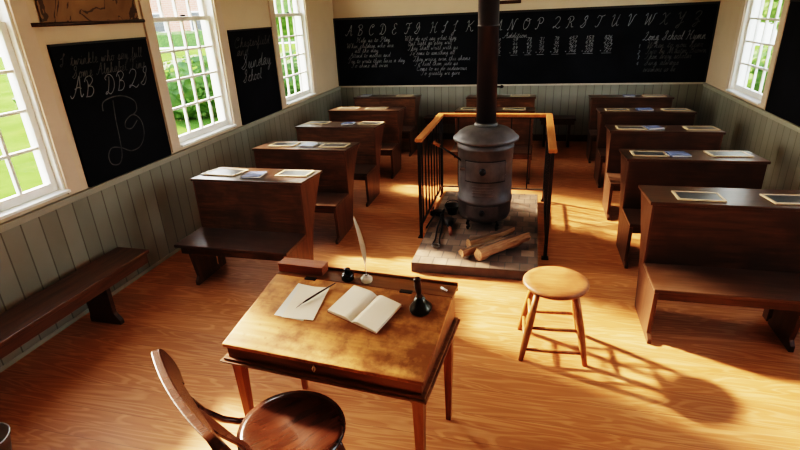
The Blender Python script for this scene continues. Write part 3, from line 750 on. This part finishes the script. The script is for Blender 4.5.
MB().tube([(.086, 0, .32), (.12, 0, .32)], .006, 8).lathe([(.012, 0), (.014, .01), (.008, .025)], (.115, 0, .32), 10, (1, 0, 0)).build('damper_key', M['iron'], t2)

bpy.data.objects['stove'].scale = (1, 1, 1.065)
# firewood: three split logs
def log(name, label, p0, p1, r, seed, zr=0):
    rnd = random.Random(seed); p0, p1 = Vector(p0), Vector(p1); L = (p1-p0).length
    t = thing(name, label, 'firewood', p0, 0, 'split logs on the hearth')
    t.rotation_mode = 'QUATERNION'; t.rotation_quaternion = Vector((1, 0, 0)).rotation_difference((p1-p0).normalized())
    n, m = 12, 9; vs = []; fs = []
    for k in range(m+1):
        x = L*k/m; bend = .012*math.sin(k/m*3.6+seed)
        for i in range(n):
            a = 2*math.pi*i/n+zr
            flat = 1. if i < 6 else .52/max(.52, abs(math.cos(math.pi*(i-8.5)/6*.8)))
            flat = 1. if i < 6 else (.72, .56, .50, .50, .56, .72)[i-6]
            q = flat*r*(1+.5*noise.noise(Vector((x*9, i*.8, seed*3.1)))+.14*noise.noise(Vector((x*32, i*2.3, seed))))*(1.08-.16*(k/m))
            end = .012*noise.noise(Vector((i*1.7, seed, k)))*(1 if k in (0, m) else 0)
            vs.append((x+end, q*math.cos(a)+bend, q*math.sin(a)))
    for k in range(m):
        for i in range(n): j = (i+1) % n; fs.append((k*n+i, k*n+j, (k+1)*n+j, (k+1)*n+i))
    bark = [f for q, f in enumerate(fs) if q % n < 6]; wd = [f for q, f in enumerate(fs) if q % n >= 6]
    wd += [tuple(range(n))[::-1], tuple(m*n+i for i in range(n))]
    MB().add(vs, bark).build('bark', M['bark'], t)
    MB().add(vs, wd).build('split_face', M['logwood'], t)
hz = .085
log('firewood_log', 'largest split log lying across the front of the hearth', (2.81, 3.68, hz+.064), (3.17, 4.10, hz+.074), .054, 1, -1.7)
log('firewood_log', 'middle split log behind the largest one', (2.67, 3.71, hz+.044), (2.99, 4.06, hz+.048), .036, 2, -1.4)
log('firewood_log', 'split log with pale cut end, rearmost of the three', (2.70, 3.88, hz+.058), (3.05, 4.26, hz+.054), .042, 3, -1.2)

# fire tools lying left of the stove
t = thing('fire_tongs', 'black iron fire tongs lying on the left side of the hearth', 'tongs', (2.40, 4.02, hz+.014), R(5))
for s in (-1, 1): MB().tube([(s*.030, -.09, 0), (s*.018, .0, .004), (s*.022, .25, .006), (s*.006, .52, .012)], [.009, .008, .008, .010], 8).build('arm', M['iron'], t)
MB().lathe([(.018, -.012), (.022, 0), (.018, .022)], (0, .53, .012), 12).build('pivot', M['iron'], t)
b = MB(); pts = [(.032*math.cos(a*math.pi/8), -.11+.032*math.sin(a*math.pi/8), 0) for a in range(17)]
b.tube(pts, .007, 8).build('loop', M['ironlight'], t)
t = thing('coal_shovel', 'black coal shovel resting on the hearth beside the fire tongs', 'shovel', (2.285, 4.60, hz+.006), R(-2))
MB().prism([(-.055, 0), (.055, 0), (.06, .15), (.0, .18), (-.06, .15)], 0, .006, 'z').box(-.058, -.052, .0, .16, .0, .04).box(.052, .058, 0, .16, 0, .04).box(-.055, .055, -.004, .004, 0, .045).build('scoop', M['iron'], t, .002)
MB().tube([(0, -.002, .028), (-.01, -.15, .022), (-.02, -.33, .010)], .008, 8).build('handle', M['iron'], t)
t = thing('hearth_brush', 'small hearth brush with reddish handle lying in front of the stove leg', 'brush', (2.50, 4.16, hz+.016), R(12))
MB().tube([(0, 0, 0), (0, .07, .002), (0, .16, .006)], [.016, .020, .012], 10).build('handle', M['redh'], t)
MB().tube([(0, .15, .008), (0, .21, .018), (0, .30, .022)], [.014, .034, .040], 12, (1.2, .7)).build('bristles', M['iron'], t)
t = thing('coal_scuttle', 'small dark iron coal scuttle standing at the left of the stove', 'scuttle', (2.432, 4.70, hz), R(20))
SCU = t
MB().lathe([(.055, 0), (.062, .005), (.058, .02), (.085, .09), (.098, .115), (.094, .115), (.05, .022)], n=24).build('bucket', M['iron'], t)
MB().tube([(.094*math.cos(k*math.pi/8), .0, .11+.07*math.sin(k*math.pi/8)) for k in range(9)], .005, 8).build('bail_handle', M['iron'], t)
SCU.scale = (.8, .8, .8)

# ------------------------------------------------------------------ stool
t = thing('wooden_stool', 'round-topped orange wooden stool with stick legs and rungs', 'stool', (3.343, 2.765, 0), R(3))
MB().lathe([(.160, .436), (.180, .441), (.190, .452), (.189, .464), (.180, .472), (.14, .475), (.0001, .471)], n=48).build('seat', M['stool'], t)
F = [(-.185, -.165), (.185, -.165), (.185, .165), (-.185, .165)]; T = [(x*.58, y*.60) for x, y in F]
def lp(k, z): 
    s = z/.44; return Vector((F[k][0]*(1-s)+T[k][0]*s, F[k][1]*(1-s)+T[k][1]*s, z))
for k in range(4):
    MB().tube([lp(k, z) for z in (0, .08, .2, .3, .438)], [.0145, .019, .023, .021, .017], 12).build('leg', M['stoolleg'], t)
for k, zs in ((0, (.075, .215)), (1, (.12, .265)), (2, (.16, .31)), (3, (.12, .265))):
    for z in zs:
        a, c = lp(k, z), lp((k+1) % 4, z); MB().tube([a, (a+c)/2, c], [.009, .0125, .009], 8).build('rung', M['stoolleg'], t)

# ------------------------------------------------------------------ teacher's desk
TO = Vector((1.935, 2.052, 0)); TA = R(-4.8)
TW, TF, TS = .916, -.475, .105         # width, front, strip depth
ZH, ZF = .772, .672
t = thing('teacher_desk', "teacher's slant-top desk of worn golden wood in the foreground", 'desk', TO, TA)
MB().prism([(TF, ZF-.018), (-.004, ZH-.018), (-.004, ZH), (TF, ZF)], -.0, TW, 'x').build('lid', M['lid'], t, .004)
case = [(TF+.012, .588), (TS-.01, .588), (TS-.01, ZH-.018), (-.004, ZH-.019), (TF+.012, ZF-.021)]
MB().prism(case, .012, TW-.012, 'x').build('case', M['tdesk'], t, .003)
MB().box(-.0, TW, -.003, TS, ZH-.018, ZH).build('back_strip', M['tdesk'], t, .004)
MB().box(-.0, TW, TS-.0, TS+.012, ZH-.03, ZH+.012).build('back_lip', M['tdesk'], t, .003)
MB().box(-.020, TW+.014, TF-.014, TS+.004, .578, .588).box(-.005, TW+.005, TF-.004, TS, .588, .600).build('base_moulding', M['tdesk'], t, .004)
for u in (.035, TW-.035):
    for v in (TF+.045, TS-.05):
        MB().prism([(-.024, -.024), (.024, -.024), (.024, .024), (-.024, .024)], 0, 1, 'z')
        vs = []
        for z, h in ((0, .0125), (.40, .020), (.577, .024)):
            vs += [(u-h, v-h, z), (u+h, v-h, z), (u+h, v+h, z), (u-h, v+h, z)]
        fs = [(3, 2, 1, 0), (8, 9, 10, 11)] + [(4*k+i, 4*k+(i+1) % 4, 4*k+4+(i+1) % 4, 4*k+4+i) for k in (0, 1) for i in range(4)]
        MB().add(vs, fs).build('leg', M['tleg'], t, .002)
    s = 1 if u < .4 else -1
    for v in (TF+.045, TS-.05):
        b = MB(); x = u+s*.024
        poly = [(x, .577), (x+s*.075, .577), (x+s*.06, .564), (x+s*.045, .568), (x+s*.02, .541), (x, .516)]
        b.prism(poly if s > 0 else poly[::-1], v-.009, v+.009, 'y').build('corner_bracket', M['tleg'], t, .002)
k = MB().prism([(.440, .608), (.450, .626), (.440, .644), (.430, .626)][::-1], TF+.006, TF+.0115, 'y').build('keyhole_plate', M['ivory'], t)
MB().box(.4385, .4415, TF+.0045, TF+.0065, .619, .632).build('keyhole', M['iron'], k)
for u in (.198, .697):
    MB().box(u-.03, u+.03, -.018, .006, ZH-.0075, ZH+.0015).build('hinge', M['iron'], t)
def deskpt(u, v, dz=0.):
    z = ZH if v > -.004 else ZH+(v+.004)*(ZH-ZF)/(-TF-.004)
    c, s = math.cos(TA), math.sin(TA)
    return (TO.x+u*c-v*s, TO.y+u*s+v*c, z+dz)
TS_A = math.atan2(ZH-ZF, -TF-.004)
def onlid(name, label, cat, u, v, rot, group=None, dz=.0008):
    o = thing(name, label, cat, deskpt(u, v, dz)); m = Matrix.Rotation(TA, 4, 'Z') @ Matrix.Rotation(TS_A, 4, 'X') @ Matrix.Rotation(R(rot), 4, 'Z')
    o.rotation_euler = m.to_euler(); 
    if group: o['group'] = group
    return o
def onstrip(name, label, cat, u, v, rot=0, dz=.0008): return thing(name, label, cat, deskpt(u, v, dz), TA+R(rot))
def sheet(name, mat, t, w, h, curl, nn=8):
    vs = []; fs = []
    for j in range(nn+1):
        for i in range(nn+1):
            x, y = w*(i/nn-.5), h*(j/nn-.5); vs.append((x, y, curl*(abs(i/nn-.5)*2)**3*(j/nn)))
    for j in range(nn):
        for i in range(nn): a = j*(nn+1)+i; fs.append((a, a+1, a+nn+2, a+nn+1))
    return MB().add(vs, fs, True)
o = onlid('paper_sheet', 'cream paper sheet on the desk, lower one under the pen, tilted left', 'paper', .226, -.166, -3, 'loose paper sheets on the desk')
sheet('s', None, o, .155, .222, .003).build('sheet', M['paper2'], o)
o = onlid('paper_sheet', 'cream paper sheet on the desk directly under the pen, upper one', 'paper', .258, -.168, 4, 'loose paper sheets on the desk', dz=.004)
sheet('s', None, o, .155, .218, .004).build('sheet', M['paper'], o)
o = onlid('dip_pen', 'dark dip pen lying on the loose paper sheets', 'pen', .243, -.195, 57, dz=.015)
MB().tube([(.0, 0, -.004), (.03, 0, -.001), (.10, 0, .002), (.195, 0, .004)], [.0012, .0050, .0048, .0028], 10).build('penholder', M['bellh'], o)
MB().tube([(-.028, 0, -.0085), (.002, 0, -.004)], [.0006, .003], 8).build('nib', M['ironlight'], o)
# open book
o = onlid('open_book', 'open book with blank cream pages on the desk', 'book', .548, -.155, -17)
bw, bh = .138, .190
b = MB().box(-bw-.004, bw+.004, -bh/2-.003, bh/2+.003, 0, .003).build('cover', M['redh'], o, .001)
for s in (-1, 1):
    n = 12; vs = []; fs = []
    for j in (0, 1):
        for i in range(n+1):
            q = i/n; x = s*bw*q; z = .004+.018*math.sin(min(1, q*4)*math.pi/2)*(1-.38*q*q)
            vs += [(x, (-bh/2, bh/2)[j], .003), (x, (-bh/2, bh/2)[j], z)]
    m = 2*(n+1)
    for i in range(n):
        a = 2*i; fs += [(a+1, a+3, a+m+3, a+m+1), (a, a+1, a+3, a+2), (a+m, a+m+2, a+m+3, a+m+1), (a, a+2, a+m+2, a+m)]
    fs += [(0, m, m+1, 1), (2*n, 2*n+1, 2*n+m+1, 2*n+m)]
    MB().add(vs, fs).build('page_block', M['paper'], o)
# hand bell
o = onlid('hand_bell', "dark bronze hand bell with turned wooden handle on the teacher's desk", 'bell', .795, -.10, 0)
MB().lathe([(.050, .0), (.051, .006), (.044, .018), (.034, .032), (.028, .050), (.024, .062), (.014, .068), (.010, .072)], n=36).build('bell_cup', M['bell'], o)
MB().lathe([(.013, .070), (.017, .076), (.012, .083), (.010, .092), (.015, .110), (.017, .135), (.015, .160), (.017, .172), (.009, .178)], n=20).build('handle', M['bellh'], o)
# pencil box, inkwell, quill in jar, chalk
o = onstrip('pencil_box', "small reddish wooden pencil box at the back left of the teacher's desk", 'box', .122, .062, 2)
MB().box(-.122, .122, -.036, .036, 0, .036).build('box_body', M['box'], o, .002)
MB().box(-.124, .124, -.038, .038, .0365, .045).build('lid', M['box'], o, .002)
o = onstrip('ink_bottle', "round black ink bottle on the back strip of the teacher's desk", 'ink bottle', .385, .028)
MB().lathe([(.026, 0), (.031, .006), (.031, .026), (.024, .036), (.013, .040)], n=28).build('bottle', M['ink'], o)
MB().lathe([(.013, .040), (.012, .050), (.016, .053), (.016, .060), (.010, .062)], n=20).build('neck', M['ink'], o)
o = onstrip('glass_inkwell', 'clear glass inkwell holding the white quill', 'inkwell', .482, .036)
MB().lathe([(.026, 0), (.029, .005), (.029, .020), (.022, .026), (.011, .030), (.0115, .036), (.008, .036)], n=28).build('well', M['glassjar'], o)
MB().lathe([(.0095, .0362), (.0095, .0385)], n=16).build('ink', M['ironlight'], o)
q = thing('quill_pen', 'tall white feather quill standing in the glass inkwell', 'quill', deskpt(.482, .036, .039), TA)
def qc(s): return Vector((-.012*s-.035*s*s, .012*s, .275*s))
MB().tube([qc(s/10) for s in range(11)], [.0022*(1-.07*i) for i in range(11)], 8).build('shaft', M['feather'], q)
vs = []; fs = []; n = 22
for k in range(n+1):
    s = .18+.85*k/n; c = qc(s); wd = .015*math.sin(min(1, (k/n)*2.2+.12)*math.pi/2)*(1-(k/n)**3)+.0008
    vs += [c+Vector((-wd*.55, -.003, .006)), c, c+Vector((wd, .004, .012))]
for k in range(n): a = 3*k; fs += [(a, a+1, a+4, a+3), (a+1, a+2, a+5, a+4)]
MB().add(vs, fs, True).build('vane', M['feather'], q)
o = onstrip('chalk_stick', "short stick of white chalk on the teacher's desk behind the bell", 'chalk', .865, .048, -35)
MB().tube([(-.019, 0, .006), (.019, 0, .006)], [.0058, .005], 10).build('stick', M['chalkst'], o)

# ------------------------------------------------------------------ teacher's chair
t = thing('teacher_chair', "dark polished chair with saddle seat and curved crest rail beside the teacher's desk", 'chair', (2.285, 1.40, 0), R(-36.4))
# saddle seat
vs = []; fs = []; NR, NA = 8, 40
def srad(a):  # a=0 is +x, front is +y
    return .220*(1+.03*math.cos(2*a))*(1-.02*math.sin(a))
for layer in (0, 1):
    for r_ in range(NR+1):
        for i in range(NA):
            a = 2*math.pi*i/NA; q = r_/NR; rr = srad(a)*q*(1-.05*(1-layer))
            x, y = rr*math.cos(a), rr*math.sin(a)
            if layer: z = .447 - .014*math.exp(-((x-.075)**2+(y+.04)**2)/.006) - .014*math.exp(-((x+.075)**2+(y+.04)**2)/.006) + .004*q - (.006 if r_ == NR else 0)
            else: z = .408 + (.010 if r_ == NR else 0)
            vs.append((x, y, z))
for layer in (0, 1):
    o_ = layer*(NR+1)*NA
    for r_ in range(NR):
        for i in range(NA): j = (i+1) % NA; fs.append((o_+r_*NA+i, o_+r_*NA+j, o_+(r_+1)*NA+j, o_+(r_+1)*NA+i))
e0, e1 = NR*NA, (NR+1)*NA+NR*NA
for i in range(NA): j = (i+1) % NA; fs.append((e0+i, e0+j, e1+j, e1+i))
MB().add(vs, fs, True).build('seat', M['chair'], t)
# crest rail: a bowed plank with eared ends
def crest_pt(u): return Vector((u, -.372+.30*u*u, .845))
vs = []; fs = []; n = 72; half = .305
for k in range(n+1):
    u = half*(2*k/n-1); c = crest_pt(u)+Vector((.065, 0, 0)); d = Vector((1, .6*u, 0)).normalized(); nrm = Vector((-d.y, d.x, 0))
    e = abs(u)/half
    top = .060
    bot = .075-.035*(e/.55)**2 if e < .55 else .060
    if e > .8: f_ = math.sqrt(max(0, 1-((e-.8)/.2)**2)); top = .002+(top-.002)*f_; bot = .002+(bot-.002)*f_
    lean = nrm*(-.42)
    for th in (-.014, .014):
        vs += [c+nrm*th+Vector((0, 0, top))+lean*top, c+nrm*th-Vector((0, 0, bot))-lean*bot]
for k in range(n):
    a = 4*k; fs += [(a, a+4, a+5, a+1), (a+2, a+3, a+7, a+6), (a, a+2, a+6, a+4), (a+1, a+5, a+7, a+3)]
fs += [(0, 1, 3, 2), (4*n, 4*n+2, 4*n+3, 4*n+1)]
MB().add(vs, fs).build('crest_rail', M['chair'], t, .005)
for s in (-1, 1):
    MB().tube([(s*.175, -.10, .425), (s*.192, -.15, .437), (s*.205, -.205, .475), (s*.205, -.27, .56), (s*.19, -.325, .68), (s*.17, -.355, .80)], [.013, .014, .014, .014, .014, .013], 12).build('stile', M['chair'], t)
# vase-shaped splat
vs = []; fs = []; prof = [(0, .035), (.12, .045), (.25, .030), (.45, .050), (.65, .070), (.8, .062), (1, .045)]
for s_, wd in prof:
    y = -.175-.190*s_; z = .44+.345*s_
    for x in (-wd, wd):
        for dy in (-.006, .006): vs.append((x, y+dy, z))
for k in range(len(prof)-1): a = 4*k; fs += [(a, a+2, a+6, a+4), (a+1, a+5, a+7, a+3), (a, a+4, a+5, a+1), (a+2, a+3, a+7, a+6)]
fs += [(0, 1, 3, 2), (4*len(prof)-4, 4*len(prof)-2, 4*len(prof)-1, 4*len(prof)-3)]
MB().add(vs, fs).build('splat', M['chair'], t, .002)
LG = [(-.13, .12, -.19, .19), (.13, .12, .19, .19), (-.13, -.12, -.18, -.20), (.13, -.12, .18, -.20)]
for x, y, fx, fy in LG:
    pts = [Vector((x, y, .41)).lerp(Vector((fx, fy, 0)), k/6) for k in range(7)]
    MB().tube(pts, [.013, .017, .021, .016, .022, .018, .012], 12).build('leg', M['chair'], t)
for (a, c, z) in ((0, 1, .20), (2, 3, .20), (0, 2, .15), (1, 3, .15)):
    q0 = Vector((LG[a][2], LG[a][3], 0)).lerp(Vector((LG[a][0], LG[a][1], .41)), z/.41); q1 = Vector((LG[c][2], LG[c][3], 0)).lerp(Vector((LG[c][0], LG[c][1], .41)), z/.41)
    MB().tube([q0, (q0+q1)/2, q1], [.009, .013, .009], 10).build('stretcher', M['chair'], t)

# grey pail in the left foreground corner
t = thing('metal_pail', 'pale grey metal pail on the floor at the bottom left photo corner', 'pail', (.635, 1.30, 0))
MB().lathe([(.085, 0), (.088, .004), (.112, .125), (.118, .128), (.118, .135), (.108, .135), (.084, .01)], n=32).build('bucket', M['zinc'], t)
MB().tube([(.116*math.cos(k*math.pi/10), .116*math.sin(k*math.pi/10), .130) for k in range(11)], .003, 6).build('bail_handle', M['iron'], t)

# ------------------------------------------------------------------ outdoors
GZ = -.42
struct(MB().add([(-90, -60, GZ), (60, -60, GZ), (60, 110, GZ), (-90, 110, GZ)], [(0, 1, 2, 3)]).build('ground', M['grass']), 'sunlit green lawn around the school', 'lawn')
t = struct(MB().add([(-60, 38, GZ+.01), (20, 60, GZ+.01), (17, 66, GZ+.01), (-63, 44, GZ+.01)], [(0, 1, 2, 3)]).build('path', M['gravel']), 'pale road beyond the lawn', 'road')
def shrub(name, label, cat, x, y, rx, h, seed, mat, grp, trunk=0., n=170):
    rnd = random.Random(seed); t = thing(name, label, cat, (x, y, GZ), 0, grp)
    b = MB()
    base = bmesh.new(); bmesh.ops.create_icosphere(base, subdivisions=4, radius=1)
    vs = []
    for v in base.verts:
        p = v.co; d = 1+.30*noise.noise(p*2.1+Vector((seed, 0, 0)))+.16*noise.noise(p*6+Vector((0, seed, 0)))+.09*noise.noise(p*14)
        vs.append((p.x*rx*d, p.y*rx*d, trunk+(h-trunk)*(.48+.5*p.z*d)))
    b.add(vs, [tuple(v.index for v in f.verts) for f in base.faces]); base.free()
    for _ in range(n*5):
        z = rnd.uniform(-1, 1); a = rnd.uniform(0, 6.283); q = math.sqrt(1-z*z)*rnd.uniform(.9, 1.12)
        c = Vector((q*math.cos(a)*rx, q*math.sin(a)*rx, trunk+(h-trunk)*(.48+.52*z)))
        e1 = Vector((rnd.uniform(-1, 1), rnd.uniform(-1, 1), rnd.uniform(-1, 1))).normalized()*.09; e2 = e1.cross(Vector((rnd.random(), rnd.random(), 1))).normalized()*.06
        b.add([c-e1, c+e2, c+e1, c-e2], [(0, 1, 2, 3)])
    f = b.build('foliage', mat, t)
    MB().tube([(0, 0, 0), (.02, .03, trunk*.5+.1), (0, 0, trunk+(h-trunk)*.45)], [max(.05, trunk*.08), max(.04, trunk*.06), .03], 8).build('trunk', M['trunk'], t)
SH = [(-8.5, 10.9, 1.05, 1.5), (-5.75, 12.2, 1.1, 1.55), (-3.2, 13.7, 1.0, 1.5), (-.6, 14.6, 1.0, 1.7)]
SHL = ['broad green shrub outside the middle left window, leftmost', 'tall green shrub in the centre of the middle left window view',
       'green shrub at the right side of the middle left window view', 'green shrub seen through the far left window']
for i, (x, y, r_, h) in enumerate(SH): shrub('garden_shrub', SHL[i], 'shrub', x, y, r_, h, i+2, M['leaf'], 'garden shrubs on the lawn')
shrub('leafy_tree', 'light green leafy tree beyond the far left window', 'tree', -6.5, 22, 2.6, 6.2, 11, M['leaf2'], 'trees outdoors', 1.6, 260)
shrub('leafy_tree', 'leafy tree outside the right window', 'tree', 11.5, 18.5, 2.0, 4.4, 12, M['leaf2'], 'trees outdoors', 1.2, 260)
shrub('garden_shrub', 'green shrub outside the right window', 'shrub', 8.8, 14.2, .9, 1.3, 14, M['leaf'], 'garden shrubs on the lawn')
t = thing('hedge_row', 'long clipped green hedge beyond the pale road', 'hedge', (-24, 52, GZ), R(15))
b = MB()
bm0 = bmesh.new(); bmesh.ops.create_grid(bm0, x_segments=90, y_segments=6, size=1)
vs = [(v.co.x*26, v.co.y*1.0+.2*noise.noise(v.co*9), 1.5*max(0., 1-abs(v.co.y)**4)+.25*noise.noise(Vector((v.co.x*40, v.co.y*3, 0)))) for v in bm0.verts]
b.add(vs, [tuple(v.index for v in f.verts) for f in bm0.faces]); bm0.free(); b.build('foliage', M['leaf'], t)
t = thing('brick_building', 'large red brick building far beyond the left windows', 'building', (-34, 62, GZ), R(15))
MB().box(-22, 22, 0, 9, 0, 9).build('wall', M['brick'], t)
MB().prism([(-.6, 9), (9.6, 9), (4.5, 12.5)], -22.6, 22.6, 'x').build('roof', M['roof'], t)
for r_ in range(2):
    for k in range(9):
        w_ = MB().box(-20+k*4.8, -18.4+k*4.8, -.08, 0.02, 1.2+r_*4, 3.6+r_*4).build('window', M['whitewall'], t)
        MB().box(-19.85+k*4.8, -18.55+k*4.8, -.10, -.08, 1.35+r_*4, 3.45+r_*4).build('pane', M['slate'], w_)
t = thing('white_house', 'white clapboard house outside the right window', 'building', (16, 31, GZ), R(-20))
MB().box(-5, 5, 0, 7, 0, 5).build('wall', M['whitewall'], t)
MB().prism([(-.5, 5), (7.5, 5), (3.5, 8)], -5.4, 5.4, 'x').build('roof', M['roof'], t)
for k in range(3): MB().box(-3.8+k*3, -2.8+k*3, -.06, 0, 1.4, 3.2).build('window', M['slate'], t)

# ------------------------------------------------------------------ light
wd = bpy.data.worlds.new('sky'); SC.world = wd; wd.use_nodes = True
nt = wd.node_tree; bg = nt.nodes['Background']
sky = nt.nodes.new('ShaderNodeTexSky'); sky.sky_type = 'NISHITA'; sky.sun_disc = False
sky.sun_elevation = R(30); sky.sun_rotation = R(-67); sky.air_density = 1.; sky.dust_density = 2.5; sky.ozone_density = .6
tcw = nt.nodes.new('ShaderNodeTexCoord'); spw = nt.nodes.new('ShaderNodeSeparateXYZ'); nt.links.new(tcw.outputs['Generated'], spw.inputs[0])
rp = nt.nodes.new('ShaderNodeValToRGB'); e = rp.color_ramp.elements; e.new(.5); e.new(.8)
for k_, (p_, c_) in enumerate(((.0, (1.0, .92, .80)), (.50, (.88, .87, .86)), (.72, (.28, .33, .42)), (1., (.08, .12, .22)))):
    e[k_].position = p_; e[k_].color = (*c_, 1)
nt.links.new(spw.outputs[2], rp.inputs[0])
mx = nt.nodes.new('ShaderNodeMix'); mx.data_type = 'RGBA'; mx.blend_type = 'ADD'; mx.inputs[0].default_value = 1.
sc_ = nt.nodes.new('ShaderNodeVectorMath'); sc_.operation = 'SCALE'; sc_.inputs['Scale'].default_value = .15
nt.links.new(sky.outputs[0], sc_.inputs[0]); nt.links.new(sc_.outputs[0], mx.inputs[6]); nt.links.new(rp.outputs[0], mx.inputs[7])
nt.links.new(mx.outputs[2], bg.inputs[0]); bg.inputs[1].default_value = 5.6

sun = bpy.data.lights.new('sun', 'SUN'); sun.energy = 25; sun.angle = R(3.8); sun.color = (1., .80, .60)
so = bpy.data.objects.new('sun', sun); COL.objects.link(so)
sd = Vector((.922, -.387, -.55)); so.rotation_euler = sd.to_track_quat('-Z', 'Y').to_euler(); so.location = (-8, 6, 8)
for i, (x, sg, ws) in enumerate(((-WT-.02, 1, LW), (W+WT+.02, -1, RW))):
    for a, c in ws:
        L_ = bpy.data.lights.new('window_portal', 'AREA'); L_.shape = 'RECTANGLE'; L_.size = c-a; L_.size_y = ZT-ZS
        L_.cycles.is_portal = True
        o = bpy.data.objects.new('window_portal', L_); COL.objects.link(o); o.location = (x, (a+c)/2, (ZS+ZT)/2)
        o.rotation_euler = Vector((sg, 0, 0)).to_track_quat('-Z', 'Z').to_euler()

# ------------------------------------------------------------------ camera
yaw, pitch, roll = -.2633, -.3977, -.0464
fwd = Vector((math.sin(yaw)*math.cos(pitch), math.cos(yaw)*math.cos(pitch), math.sin(pitch)))
rt = Vector((math.cos(yaw), -math.sin(yaw), 0)); up = rt.cross(fwd)
r2 = math.cos(roll)*rt+math.sin(roll)*up; u2 = -math.sin(roll)*rt+math.cos(roll)*up
cam = bpy.data.cameras.new('camera'); cam.sensor_width = 36; cam.lens = 506.57/800*36; cam.clip_end = 400; cam.clip_start = .02
co = bpy.data.objects.new('camera', cam); COL.objects.link(co)
co.matrix_world = Matrix(((r2.x, u2.x, -fwd.x, 3.1502), (r2.y, u2.y, -fwd.y, 0), (r2.z, u2.z, -fwd.z, 1.9717), (0, 0, 0, 1)))
SC.camera = co
SC.view_settings.view_transform = 'Filmic'; SC.view_settings.look = 'Very High Contrast'; SC.view_settings.exposure = .38
SC.cycles.use_denoising = True; SC.cycles.max_bounces = 10; SC.cycles.diffuse_bounces = 6
